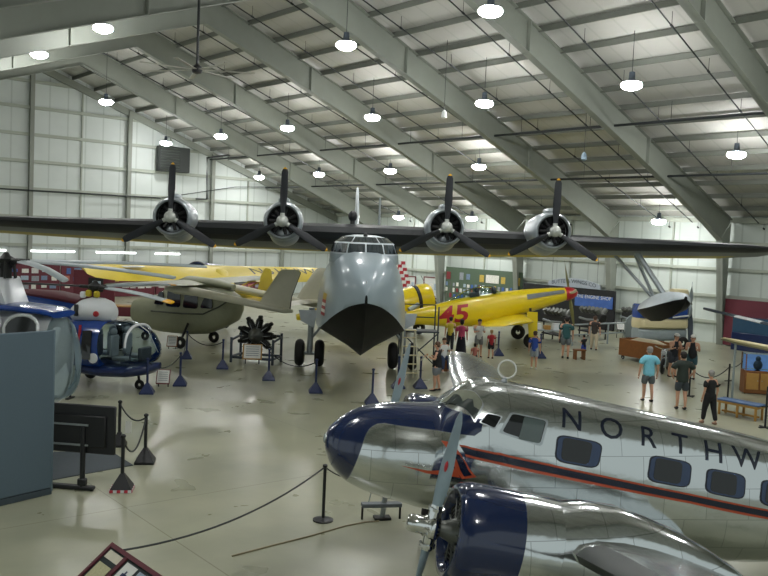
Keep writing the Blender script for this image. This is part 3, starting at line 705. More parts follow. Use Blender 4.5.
# wing on its pylon
WX = -2.5
def wm(i, k): return 1 if 7 <= k <= 10 else (3 if (k >= 15 and i in (2, 3, 4, 5)) else (2 if k > 10 else 0))
def wsec(y):
    a = abs(y); ch = 4.6 if a < 4.6 else 4.6 - (a - 4.6) / 11.1 * 2.0; th = .20 - .07 * a / 15.9
    return (y, WX - (0 if a < 4.6 else (a - 4.6) * .045), 5.06, ch, th, .165)
ys = [-15.9, -15.6, -14.2, -9.2, -4.6, 0, 4.6, 9.2, 14.2, 15.6, 15.9]
secs = [wsec(y) for y in ys]
for i in (0, -1): y, xl, z, ch, th, inc = secs[i]; secs[i] = (y, xl - .9, z - .08, .8, .06, inc)
for i in (1, -2): y, xl, z, ch, th, inc = secs[i]; secs[i] = (y, xl - .3, z - .03, 1.9, .09, inc)
ROLL = Matrix.Translation((0, 0, 4.9)) @ Matrix.Rotation(math.radians(.35), 4, 'X') @ Matrix.Translation((0, 0, -4.9))
m = MB(ROLL)
def wm2(i, k): return 1 if 7 <= k <= 10 else (3 if (k >= 13 and 2 <= i <= 7) else (2 if k > 10 else 0))
wing(m, secs, mif=wm2); m.build('wing', [M_wgrey, M_boot2, M_wund, M_yel], fb, angle=30)
m = MB(); m.loft([[V((x, sgn * .55 if 1 else 0, z)) for x, sgn, z in ((-2.7, 1, zz), (-3.4, 1.25, zz), (-5.4, 1.1, zz), (-6.6, .2, zz), (-5.4, -1.1, zz), (-3.4, -1.25, zz), (-2.7, -1, zz))] for zz in (4.25, 4.75)]); m.build('pylon', M_grey, fb)
# tail
m = MB(); fin(m, [(3.9, -12.2, 0, 3.6, .07), (4.6, -12.6, 0, 3.1, .08), (6.2, -13.2, 0, 2.4, .09), (7.1, -13.7, 0, 1.6, .08), (7.3, -14.2, 0, .7, .08)]); m.build('tail_fin', M_frm, fb)
m = MB(); wing(m, [(-4.6, -14.1, 5.0, 1.0, .1, 0), (-4.2, -13.7, 5.0, 1.5, .1, 0), (0, -13.2, 5.0, 2.1, .1, 0), (4.2, -13.7, 5.0, 1.5, .1, 0), (4.6, -14.1, 5.0, 1.0, .1, 0)]); m.build('tailplane', M_wgrey, fb)
# engines
M_dk = mat('cowl_inside', '#0f1112', .6)
for y in (-6.2, -2.65, 2.65, 6.2):
    o = ROLL @ V((0, y, 5.35))
    m = MB(); m.lathe([(.40, -2.9), (.52, -2.3), (.62, -1.3), (.645, -.8), (.64, -.42), (.60, -.22), (.55, -.16), (.50, -.2), (.47, -.4)], o=o, ax=(1, 0, 0), n=36, cap=False, mif=lambda i, k: 1 if i >= 7 else 0)
    for zz in (.0,): m.ell(o + V((-1.6, 0, -.42)), (1.3, .5, .42), n=18, m=10)
    m.box(o + V((-.75, 0, .66)), (.8, .34, .2), bev=.05)
    nc = m.build('nacelle', [M_cowl, M_dk], fb, angle=50)
    m = MB(); m.lathe([(.5, -.62), (.5, -.58), (.02, -.58)], o=o, ax=(1, 0, 0), n=24)
    m.lathe([(.2, -.58), (.2, -.32), (.12, -.16), (.08, -.05)], o=o, ax=(1, 0, 0), n=18, mi=1)
    for k in range(14):
        a = 2 * PI * k / 14; e = V((0, math.cos(a), math.sin(a))); x = -.36 if k % 2 else -.46
        m.tube(o + V((x, 0, 0)) + e * .18, o + V((x, 0, 0)) + e * .44, .06, n=8)
    m.build('radial_engine', [M_dk, mat('crankcase', '#565a58', .45, metal=.4)], nc)
    m = MB(); m.lathe([(.10, -.08), (.17, -.04), (.19, .06), (.16, .16), (.09, .24), (.02, .26)], o=o, ax=(1, 0, 0), n=20)
    for q in (0, 2 * PI / 3, 4 * PI / 3): e = V((0, math.sin(q), math.cos(q))); m.tube(o + e * .08, o + e * .26, .075, n=10)
    pr = m.build('propeller', mat('hub_grey', '#b9bdb6', .35, metal=.3), fb)
    for q in (0, 2 * PI / 3, 4 * PI / 3):
        m = MB(); blade(m, q + .02, 1.72, .27, r0=.22, o=o, twist=.45, tip=.92); m.build('blade', [M_blk, M_tip], pr)
# main wheels: tyre pairs each side of a leg
for s in (-1, 1):
    m = MB(); m.tube((-4.4, 1.75 * s, .5), (-4.4, 1.72 * s, 2.2), .11, n=12); m.tube((-4.4, 1.4 * s, .5), (-4.4, 2.1 * s, .5), .07); m.tube((-4.4, 1.75 * s, 1.0), (-4.4, 1.2 * s, 1.7), .05)
    m.tube((-4.55, 1.75 * s, .6), (-4.55, 1.75 * s, 1.9), .05)
    g = m.build('main_gear', M_cowl, fb)
    for y in (1.38, 2.12):
        m = MB(); m.torus((-4.4, y * s, .51), (0, 1, 0), .33, .18, n=30, m=12); m.lathe([(.24, -.12), (.24, .12)], o=(-4.4, y * s, .51), ax=(0, 1, 0), n=18, mi=1); m.build('wheel', [M_rubber, M_eng], g)
    m = MB(); m.slab([(-3.9, 1.6 * s, 1.5), (-3.9, 2.1 * s, 1.75), (-4.0, 2.2 * s, 2.15), (-4.0, 1.5 * s, 2.15)], (-.06, 0, 0)); m.build('gear_door', M_frm, g)
# wing-tip float lowered on its struts (port side only stands in view)
fp = Matrix.Translation((-2.6, 10.85, 2.62)) @ Matrix.Rotation(math.radians(-9), 4, 'Y') @ Matrix.Rotation(math.radians(-9), 4, 'X')
FT2 = [(2.15, .06, .36, .28, .46), (1.9, .30, .28, .02, .60), (1.2, .48, .18, -.18, .70), (.2, .54, .12, -.28, .72), (-.8, .48, .14, -.22, .66), (-1.7, .28, .2, 0, .52), (-2.1, .05, .28, .2, .36)]
rings = []
for x, w, zc, zk, zt in FT2:
    h = [(0, zk), (w * .6, zk + (zc - zk) * .6), (w, zc), (w * .85, zc + (zt - zc) * .6), (w * .45, zc + (zt - zc) * .95), (0, zt)]
    rings.append([V((x, y, z)) for y, z in h] + [V((x, -y, z)) for y, z in h[1:-1]][::-1])
m = MB(fp); m.loft(rings, mif=lambda i, k: 1 if k in (0, 1, 8, 9) else 0); fl = m.build('wing_float', [M_frm, M_hullb], fb, angle=50)
m = MB(); q = fp @ V((.2, 0, .65)); q2 = fp @ V((-1.0, .1, .6))
for a, b, r in ((q, (-3.6, 10.2, 4.75), .10), (q2, (-4.6, 9.6, 4.7), .06), (q2, (-4.2, 10.3, 4.75), .06)): m.tube(a, ROLL @ V(b), r, n=10)
m.build('strut', M_cowl, fl)
# aerials
m = MB(); m.tube((-3.5, -.35, 5.15), (-3.5, -.35, 5.5), .09, n=10); m.ell((-3.5, -.35, 5.66), (.17, .17, .2), n=14); m.build('direction_finder', M_black, fb)
m = MB(); m.tube((-3.2, .6, 5.15), (-3.2, .6, 6.35), .05, .03, n=8); m.build('mast', M_cowl, fb)
# little flag painted on the bow side
M_flw = mat('flag_white', '#d9d6cd', .5); M_flr = mat('flag_red', '#9c2a2c', .5); M_fly = mat('flag_yellow', '#b89b3a', .5)
bvh = BVHTree.FromPolygons([v.co.copy() for v in hull.data.vertices], [list(p.vertices) for p in hull.data.polygons])
def hy(x, z):
    h = bvh.ray_cast(V((x, -6, z)), V((0, 1, 0))); return h[0] + h[1] * (.012 if h[1].y < 0 else -.012)
m = MB(); n = 7
for j in range(n):
    z0 = 2.55 + .095 * j
    for i in range(5):
        x0, x1 = 2.3 - .12 * i, 2.3 - .12 * (i + 1)
        m.add([hy(x0, z0), hy(x1, z0), hy(x1, z0 + .095), hy(x0, z0 + .095)], [(0, 1, 2, 3)], 2 if j > 4 else (j + 1) % 2)
m.build('painted_flag', [M_flw, M_flr, M_fly], fb)
# port navigation windows on the hull side
# ------------------------------------------------------------------ helicopters, light aircraft
M_blue = mat('heli_blue', '#1b3f86', .25, coat=.5, var=.1)
M_blued = mat('heli_blue_dark', '#16264f', .3, coat=.3)
M_hwhite = mat('heli_white', '#d5d9da', .35, coat=.3, var=.04)
M_bub = glass('bubble_glass', '#dde6e8', .18)
M_seat = mat('seat_dark', '#3a4148', .6)
M_rot = mat('rotor_grey', '#8f9a9c', .4)
M_rotd = mat('rotor_dark', '#24282b', .45)
M_olive = mat('olive_paint', '#8f927a', .45, var=.08)
M_olive_d = mat('olive_dark', '#3b3f35', .5)
M_tan = mat('tan_paint', '#cfcdb8', .45, var=.06)
M_yplane = mat('plane_yellow', '#d3bd3e', .4, var=.06)
M_yp51 = mat('racer_yellow', '#d7bf12', .28, coat=.4, var=.05)
M_maroon = mat('maroon_board', '#5e1f2c', .55)
M_wood = mat('wood_brown', '#7c4d22', .5, var=.25, scale=9)
M_woodl = mat('wood_light', '#a9803f', .5, var=.2, scale=9)
M_paper = mat('paper_white', '#dedfd8', .6, var=.03)
M_cream = mat('cream_paint', '#cfc49a', .4, var=.04)

def rotor(par, o, blades, name='rotor'):
    """hub plus blades; blades = (heading, length, droop, width, material, tip material)"""
    m = MB(); o = V(o); m.lathe([(.06, -.35), (.08, -.1), (.2, -.04), (.22, .05), (.1, .12), (.05, .2)], o=o, n=14)
    for h, *_ in blades: e = V((math.cos(h), math.sin(h), 0)); m.tube(o, o + e * .55, .06, .05, n=8); m.tube(o + V((0, 0, -.18)) + e * .12, o + e * .3, .02, n=5)
    hub = m.build('rotor_hub', M_eng, par)
    for h, Lb, dr, wd, mt, tp in blades:
        e = V((math.cos(h), math.sin(h), 0)); t = V((-e.y, e.x, 0)); rings = []; ks = [0, .06, .3, .6, .9, .96, 1.0]
        for k in ks:
            p = o + e * (.5 + (Lb - .5) * k) + V((0, 0, -dr * k * k)); c = wd * (.5 if k == 0 else 1) * (.75 if k == 1 else 1)
            rings.append([p + t * (c / 2 * math.cos(q)) + V((0, 0, .028 * math.sin(q) + .1 * c * math.cos(q))) for q in [2 * PI * i / 10 for i in range(10)]])
        m = MB(); m.loft(rings, mif=lambda i, k: 1 if (tp and i >= 4) else 0); m.build('rotor_blade', [mt, tp or mt], hub)
def ringx(x, w, zb, zt, n=20, p=1.0, y=0):
    zc, h = (zb + zt) / 2, (zt - zb) / 2
    return [V((x, y + w * math.copysign(abs(math.cos(a)) ** p, math.cos(a)), zc + h * math.copysign(abs(math.sin(a)) ** p, math.sin(a)))) for a in [2 * PI * k / n for k in range(n)]]

# blue helicopter with the clear nose and the round white engine dome
hb = thing('helicopter', 'blue helicopter with clear bubble nose and round white engine dome behind the cabin', 'helicopter', L(-8.62, 26.4), yaw(.97, -.25))
m = MB(); m.loft([ringx(x, w, zb, zt, p=.8) for x, w, zb, zt in ((.4, .86, .5, 2.08), (0, .88, .46, 2.12), (-.5, .86, .5, 2.1), (-1.0, .72, .7, 2.0), (-1.5, .48, .95, 1.85), (-2.0, .3, 1.15, 1.7), (-5.5, .1, 1.5, 1.75))]); bd = m.build('cabin', M_blue, hb)
m = MB(); m.loft([ringx(x, w, zb, zt, p=.85) for x, w, zb, zt in ((.41, .85, .72, 2.07), (.85, .86, .72, 2.08), (1.25, .80, .74, 2.0), (1.6, .64, .8, 1.8), (1.85, .4, .92, 1.52), (1.97, .05, 1.15, 1.25))]); m.build('bubble', M_bub, hb)
m = MB(); m.loft([ringx(x, w, zb, zt, p=.8) for x, w, zb, zt in ((-.4, .74, .4, .85), (.4, .87, .38, .78), (1.2, .82, .42, .8), (1.7, .58, .52, .86), (2.02, .1, .7, .9))]); m.build('chin', M_blued, hb)
m = MB(); r_ = ringx(1.3, .80, .74, 2.0, n=36, p=.85); m.path([V(p) for p in r_[0:19]], .04); m.path([V((1.95, 0, 1.2)), V((1.6, 0, 1.81)), V((1.25, 0, 2.01)), V((.45, 0, 2.09))], .012)
m.build('window_arch', M_hwhite, hb)
for x0, x1 in ((-.62, -.3), (-.12, .22)):
    m = MB(); m.slab([(x0, -.925, .95), (x1, -.93, .95), (x1, -.87, 1.82), (x0 + .04, -.86, 1.80)], (0, .05, 0)); m.build('door_window', M_glassd, bd)
MB().slab([(-.24, -.91, .8), (-.18, -.91, .8), (-.18, -.82, 1.95), (-.24, -.82, 1.95)], (0, .05, 0)).build('red_stripe', M_red, bd)
m = MB(); m.lathe([(.15, -.90), (.15, -.86)], o=(.3, 0, 1.0), ax=(0, 1, 0), n=20); m.build('round_emblem', M_hwhite, bd)
M_seatl = mat('seat_light', '#7f878b', .6)
for y in (-.38, .38):
    m = MB(); m.box((.95, y, .98), (.45, .42, .12), bev=.03); m.box((.68, y, 1.35), (.12, .42, .65), bev=.03); m.ell((.66, y, 1.76), (.09, .16, .12)); m.build('seat', M_seatl, hb)
m = MB(); m.box((1.5, 0, 1.12), (.15, .6, .4), bev=.03); m.tube((1.15, -.3, .9), (1.25, -.3, 1.35), .02); m.build('instrument_panel', M_seat, hb)
m = MB(); m.loft([ringx(x, w, zb, zt) for x, w, zb, zt in ((.46, .05, 2.25, 2.35), (.42, .25, 2.06, 2.52), (.25, .44, 1.98, 2.66), (0, .54, 1.96, 2.73), (-.3, .58, 1.96, 2.74), (-.6, .54, 1.96, 2.66), (-.85, .4, 1.98, 2.5), (-.95, .2, 2.1, 2.4))]); dm = m.build('engine_dome', M_hwhite, hb)
MB().box((-.52, -.56, 2.36), (.13, .08, .36), bev=.02).build('dome_vent', M_black, dm)
m = MB(); m.ell((.12, -.5, 2.28), (.1, .05, .09)); m.build('dome_emblem', M_red, dm)
m = MB(); m.tube((-.25, 0, 2.65), (-.25, 0, 3.0), .07, n=10); m.build('mast', M_eng, hb)
for c_, mt_ in (((-.38, -.14, 2.86), M_yel), ((-.1, -.14, 2.84), M_yel), ((-.6, -.1, 2.8), M_hwhite)): MB().box(c_, (.18, .14, .2), bev=.04).build('control_box', mt_, hb)
rw = hb.rotation_euler.z
rotor(hb, (-.25, 0, 3.05), [(yaw(-.96, .28) - rw, 5.2, .15, .26, M_rotd, None), (yaw(.86, -.55) - rw, 3.35, .22, .26, M_rot, M_tip), (yaw(.25, .97) - rw, 5.0, .15, .26, M_rot, M_tip)])
m = MB(); m.path([V((-.7, -.62, .6)), V((-.75, -1.0, .55)), V((-.75, -1.02, .3))], .06, n=8); m.build('step', M_blue, hb)
for s in (-1, 1):
    m = MB(); m.tube((-.9, .8 * s, .7), (-1.0, .95 * s, .25), .05); m.torus((-1.0, 1.0 * s, .22), (0, 1, 0), .14, .08); m.build('wheel', M_rubber, hb)
m = MB(); m.tube((1.3, 0, .55), (1.35, 0, .2), .04); m.torus((1.35, 0, .16), (0, 1, 0), .1, .06); m.build('wheel', M_rubber, hb)

# helicopter with blue roof and arched windows behind the partition
ha = thing('helicopter', 'blue roofed helicopter with white arched window frames, standing behind the grey partition', 'helicopter', L(-8.55, 20.6), yaw(.98, -.2))
m = MB(); m.loft([ringx(x, w, zb, zt, p=.8) for x, w, zb, zt in ((1.0, .5, 2.74, 2.9), (.7, .6, 2.80, 2.98), (-.6, .66, 2.84, 3.06), (-2.2, .66, 2.86, 3.08), (-4.0, .55, 2.5, 2.95), (-6.5, .3, 2.0, 2.6))]); m.build('roof', M_blue, ha)
m = MB(); m.loft([ringx(x, w, zb, zt, p=.85) for x, w, zb, zt in ((.9, .66, .7, 2.82), (-.4, .72, .6, 2.9), (-2.4, .72, .6, 2.9), (-4.2, .6, .9, 2.7), (-6.5, .25, 1.7, 2.2))]); cb = m.build('cabin', M_hwhite, ha)
m = MB(); m.loft([ringx(x, w, zb, zt, p=.9) for x, w, zb, zt in ((.9, .65, .75, 2.84), (1.08, .58, .8, 2.68), (1.24, .44, .9, 2.38), (1.34, .25, 1.1, 2.05), (1.38, .04, 1.4, 1.6))]); m.build('nose_glass', M_bub, ha)
for i, (x0, x1) in enumerate(((-.05, .82), (-.68, -.16), (-1.3, -.8), (-1.95, -1.42))):
    m = MB(); pts = []
    for a in seg(PI, 0, 8): pts.append(V(((x0 + x1) / 2 + (x1 - x0) / 2 * math.cos(a), -.745 + .10 * math.sin(a), 2.52 + .30 * math.sin(a))))
    pts = [V((x0, -.745, 1.7))] + pts + [V((x1, -.745, 1.7))]
    m.slab(pts, (0, .05, 0)); m.path(pts, .04, mi=1); m.build('arched_window', [M_glassd, M_hwhite], cb)
m = MB(); m.loft([[V((x, y, z)) for x, y in ((a, -.45), (b, -.45), (b, .45), (a, .45))] for a, b, z in ((-1.9, -.2, 2.95), (-1.9, -.48, 3.62))]); py = m.build('rotor_pylon', M_hwhite, ha, angle=20)
m = MB()
m.slab([(-.9, -.46, 3.02), (-.36, -.46, 3.02), (-.44, -.46, 3.3), (-.9, -.46, 3.3)], (0, -.01, 0)); m.slab([(-.9, -.46, 3.36), (-.47, -.46, 3.36), (-.52, -.46, 3.54), (-.9, -.46, 3.54)], (0, -.01, 0))
for k in range(3): m.box((-.66, -.48, 3.08 + .08 * k), (.46, .02, .02), mi=1)
m.build('louvre', [M_olive_d, M_rot], py)
m = MB(); m.tube((-.55, 0, 3.6), (-.55, 0, 4.0), .14, n=12)
for k in range(6): a = k * PI / 3; m.tube((-.55 + .25 * math.cos(a), .25 * math.sin(a), 3.6), (-.55 + .2 * math.cos(a), .2 * math.sin(a), 4.0), .03, n=6)
m.build('mast', M_eng, ha)
rw = ha.rotation_euler.z
rotor(ha, (-.55, 0, 4.02), [(yaw(.985, -.17) - rw, 4.3, .2, .24, M_rot, None), (yaw(.75, .66) - rw, 5.4, .1, .24, M_rot, None), (yaw(-.8, .6) - rw, 5.4, .2, .24, M_rot, None), (yaw(-.6, -.8) - rw, 5, .2, .24, M_rot, None), (yaw(.85, -.53) - rw, 2.2, .35, .24, M_rot, None)])
for x, y in ((.3, .7), (.3, -.7), (-3.2, .9), (-3.2, -.9)):
    m = MB(); m.tube((x, y, .9), (x, y, .3), .05); m.torus((x, y, .2), (0, 1, 0), .13, .07); m.build('wheel', M_rubber, ha)

# blue tail end of an aircraft standing behind
tb = thing('tail_boom', 'blue aircraft tail with slanted fin and red stripe behind the helicopters', 'airplane tail', L(-13.6, 33.5), yaw(-.95, .3))
m = MB(); m.loft([ringx(x, w, zb, zt) for x, w, zb, zt in ((1.5, .12, 1.9, 2.2), (0, .35, 1.6, 2.25), (-1.2, .5, 1.3, 2.25), (-2.4, .5, 1.1, 2.1), (-3.0, .3, 1.2, 1.9))]); b_ = m.build('fuselage', M_blue, tb)
m = MB(); m.loft([ringx(x, w, zb, zt) for x, w, zb, zt in ((1.2, .2, 2.1, 2.3), (0, .36, 2.05, 2.35), (-1.2, .5, 1.95, 2.36), (-2.4, .51, 1.85, 2.2))]); m.build('stripe', M_maroon, b_)
m = MB(); fin(m, [(2.1, 1.2, 0, .55, .1), (2.9, 1.6, 0, .5, .1), (3.1, 1.65, 0, .35, .1)]); m.build('fin', M_blue, tb)
for y in (-.5, .5): m = MB(); m.tube((-2.0, y * .6, 1.3), (-2.1, y, .2), .05); m.torus((-2.1, y, .2), (0, 1, 0), .13, .07); m.build('wheel', M_rubber, tb)
m = MB(); m.tube((1.2, 0, 2.0), (1.3, 0, .0), .04); m.build('prop_stand', M_eng, tb)

# olive twin-boom light aircraft
ob = thing('light_airplane', 'olive twin-boom light airplane with big cabin windows and tall swept tail fins', 'airplane', L(-8.1, 36.6), yaw(-.93, .37))
m = MB(); m.loft([ringx(x, w, zb, zt, p=.85, n=24) for x, w, zb, zt in ((3.0, .08, 1.1, 1.4), (2.9, .4, .8, 1.75), (2.2, .62, .58, 1.98), (1.5, .7, .48, 2.1), (1.0, .72, .45, 2.6), (.2, .72, .45, 2.8), (-.8, .7, .55, 2.8), (-1.6, .62, .85, 2.6), (-2.2, .45, 1.2, 2.3), (-2.45, .12, 1.6, 1.95))]); fz = m.build('fuselage', M_olive, ob)
for x0, x1, zb, zt, tp in ((.95, 1.45, 1.7, 2.25, .25), (.1, .85, 1.65, 2.4, .08), (-.75, 0, 1.65, 2.4, .08), (-1.45, -.85, 1.7, 2.3, .25)):
    for s in (-1, 1):
        m = MB(); pts = rnd([(x0, zb), (x1, zb), (x1 - tp, zt), (x0 + .08, zt)], .2); m.slab([V((x, s * .745 - s * .10 * (z - zb), z)) for x, z in pts], (0, -s * .06, 0)); m.build('cabin_window', M_glassd, fz)
m = MB(); m.path([V((1.6, .70, 1.4)), V((0, .735, 1.4)), V((-1.0, .70, 1.45)), V((-1.7, .60, 1.8)), V((-2.1, .47, 2.1))], .035); m.path([V((1.6, -.70, 1.4)), V((0, -.735, 1.4)), V((-1.0, -.70, 1.45)), V((-1.7, -.60, 1.8)), V((-2.1, -.47, 2.1))], .035); m.build('dark_stripe', M_olive_d, fz)
m = MB(); m.loft([ringx(x, w, zb, zt, p=.9) for x, w, zb, zt in ((.6, .2, 2.68, 2.8), (.2, .45, 2.6, 2.95), (-1.2, .5, 2.55, 2.9), (-2.0, .2, 2.5, 2.7))]); m.build('engine_scoop', M_olive, ob)
m = MB(); wing(m, [(-5.2, .35, 2.75, 1.1, .12, .02), (-2, .55, 2.7, 1.5, .13, .02), (2, .55, 2.7, 1.5, .13, .02), (5.2, .35, 2.75, 1.1, .12, .02)]); m.build('wing', M_olive, ob)
for s in (-1, 1):
    m = MB(); m.loft([ringx(x, w, zb, zt, y=1.55 * s, n=14) for x, w, zb, zt in ((.3, .05, 2.42, 2.52), (-.2, .2, 2.28, 2.6), (-1.2, .2, 2.25, 2.6), (-3.2, .15, 2.05, 2.35), (-5.2, .12, 1.85, 2.1), (-5.6, .04, 1.9, 2.02))]); bm_ = m.build('tail_boom', M_tan, ob)
    m = MB(); fin(m, [(1.95, -4.0, 1.55 * s, 1.5, .1), (2.5, -4.3, 1.55 * s, 1.25, .1), (3.45, -4.95, 1.55 * s, .95, .1), (3.55, -5.1, 1.55 * s, .7, .1)], mif=lambda i, k: 1 if (k in (0, 17)) else 0); m.build('tail_fin', [M_tan, M_olive_d], bm_)  # dark trailing edge is the rudder's shading put into the colour
    m = MB(); m.tube((-.2, .5 * s, 1.1), (-.3, 1.2 * s, .35), .05); m.torus((-.3, 1.25 * s, .26), (0, 1, 0), .17, .09); m.build('main_wheel', M_rubber, ob)
m = MB(); wing(m, [(-1.55, -4.5, 2.15, 1.0, .1, 0), (1.55, -4.5, 2.15, 1.0, .1, 0)]); m.build('tailplane', M_tan, ob)
m = MB(); m.tube((2.4, 0, .9), (2.4, 0, .25), .05); m.torus((2.4, 0, .2), (0, 1, 0), .13, .07); m.build('nose_wheel', M_rubber, ob)

# yellow high-wing airplane, wing tilted towards the camera
yp = thing('light_airplane', 'yellow high-wing light airplane seen from behind with dark registration letters on its wing', 'airplane', L(-8.3, 42.0), yaw(-.58, .82))
ym = Matrix.Translation((0, 0, .62)) @ Matrix.Rotation(math.radians(-3), 4, 'Y')
m = MB(ym); m.loft([ringx(x, w, zb, zt, p=.8) for x, w, zb, zt in ((2.0, .25, 1.0, 1.6), (1.6, .42, .85, 1.8), (.9, .5, .8, 1.95), (.4, .5, .8, 2.5), (-.8, .48, .85, 2.5), (-1.6, .42, 1.0, 2.0), (-4.0, .2, 1.35, 1.75), (-5.6, .06, 1.5, 1.65))]); yf = m.build('fuselage', M_yplane, yp)
m = MB(ym)
for s in (-1, 1): m.slab([V((.75, .5 * s, 1.95)), V((-.9, .49 * s, 1.95)), V((-.7, .46 * s, 2.4)), V((.35, .46 * s, 2.4))], (0, .03 * s, 0))
m.build('cabin_window', M_glassd, yf)
def ywm(i, k): return 0
yw = [(-6.7, -.35, 2.52, 1.0, .1, .24), (-6.4, -.1, 2.52, 1.5, .12, .24), (-5.2, .2, 2.52, 2.0, .12, .24), (0, .35, 2.52, 2.1, .12, .24), (5.2, .2, 2.52, 2.0, .12, .24), (6.2, -.1, 2.52, 1.5, .12, .24), (6.5, -.35, 2.52, 1.0, .1, .24)]
m = MB(ym); wing(m, yw); ywo = m.build('wing', M_yplane, yp)
wb = BVHTree.FromPolygons([v.co.copy() for v in ywo.data.vertices], [list(p.vertices) for p in ywo.data.polygons])
me = text_mesh('N61JUW', 1.05); m = MB()
ymi = ym.inverted()
bm = bmesh.new(); bm.from_mesh(me); bpy.data.meshes.remove(me)
for k in range(1, 12):
    bmesh.ops.bisect_plane(bm, geom=list(bm.verts) + list(bm.edges) + list(bm.faces), plane_co=(0, k * .09, 0), plane_no=(0, 1, 0))
bm.verts.index_update(); vs = []
for v in bm.verts:                        # letters read from the nose side on the outer half of the wing
    q = V((-1.05 + v.co.y, -3.4 - v.co.x * .95, 4)); h = wb.ray_cast(ym @ q, (ym.to_3x3() @ V((0, 0, -1))))
    vs.append((h[0] if h[0] else ym @ V((q.x, q.y, 2.5))) + (ym.to_3x3() @ V((0, 0, .012))))
m.add(vs, [[v.index for v in f.verts] for f in bm.faces]); bm.free(); m.build('registration', M_olive_d, ywo)
m = MB(ym); m.lathe([(.32, -.7), (.32, -.55), (.25, -.5), (.1, -.48)], o=(-.7, 3.2, 2.62), n=16); m.M = ym
m = MB(ym); m.ell((-.75, 4.3, 2.56), (.28, .55, .04)); m.build('wing_badge', M_hwhite, ywo)
m = MB(ym); fin(m, [(1.5, -4.4, 0, 1.3, .06), (2.0, -4.6, 0, 1.3, .06), (2.6, -4.8, 0, 1.1, .06), (2.95, -5.05, 0, .75, .06), (3.05, -5.25, 0, .4, .06)]); m.build('tail_fin', M_yplane, yp)
m = MB(ym); wing(m, [(-1.7, -4.9, 1.6, .6, .06, 0), (-1.2, -4.6, 1.6, 1.1, .06, 0), (0, -4.3, 1.6, 1.4, .06, 0), (1.2, -4.6, 1.6, 1.1, .06, 0), (1.7, -4.9, 1.6, .6, .06, 0)]); m.build('tailplane', M_yplane, yp)
m = MB(ym)
for s in (-1, 1): m.tube((.3, .48 * s, 1.0), (-.1, 3.0 * s, 2.42), .035); m.tube((-.3, .48 * s, 1.0), (-.8, 3.0 * s, 2.36), .03)
m.build('wing_strut', M_yplane, yp)
for s in (-1, 1):
    m = MB(ym); m.tube((.7, .45 * s, .9), (.6, .95 * s, -.3), .045); m.torus((.6, 1.0 * s, -.31), (0, 1, 0), .2, .1); m.build('main_wheel', M_rubber, yp)
m = MB(ym); m.lathe([(.36, -.02), (.38, .06), (.2, .3), (.05, .36)], o=(2.0, 0, 1.3), ax=(1, 0, 0), n=18, mi=0); m.box((2.25, 0, 1.3), (.05, .16, 1.9), bev=.02, mi=1); m.build('propeller', [M_olive_d, M_wood], yp)

# dark blue round engine front rising above the yellow wing
db = thing('biplane_nose', 'dark blue round engine cowl of an airplane standing behind the yellow wing', 'airplane', L(-9.7, 47.0), yaw(-.3, -.95))
dm_ = Matrix.Translation((0, 0, 2.42)) @ Matrix.Rotation(math.radians(-4), 4, 'Y')
m = MB(dm_); m.lathe([(.62, -.25), (.72, -.1), (.74, .3), (.7, .9)][::-1], o=(.9, 0, 0), ax=(-1, 0, 0), n=28, cap=False); m.M = dm_
m.loft([ringx(x, w, zb, zt) for x, w, zb, zt in ((.2, .7, -.7, .7), (-1.5, .6, -.7, .7), (-4.5, .2, -.3, .3), (-6, .05, -.1, .1))]); m.build('fuselage', M_blued, db)
m = MB(dm_)
m.lathe([(.66, 1.02), (.7, 1.1), (.74, 1.06), (.74, .9)], ax=(1, 0, 0), n=28, cap=False)
m.lathe([(.16, .9), (.16, 1.2), (.05, 1.28)], ax=(1, 0, 0), n=14)
for k in range(9): a = 2 * PI * k / 9; e = V((0, math.cos(a), math.sin(a))); m.tube(V((1.0, 0, 0)) + e * .15, V((1.0, 0, 0)) + e * .6, .09, n=8)
m.build('radial_engine', M_engl, db)
for s in (-1, 1): m = MB(); m.tube((.6, .5 * s, 2.2), (.7, 1.0 * s, .4), .07); m.torus((.7, 1.05 * s, .36), (0, 1, 0), .24, .12); m.build('main_wheel', M_rubber, db)

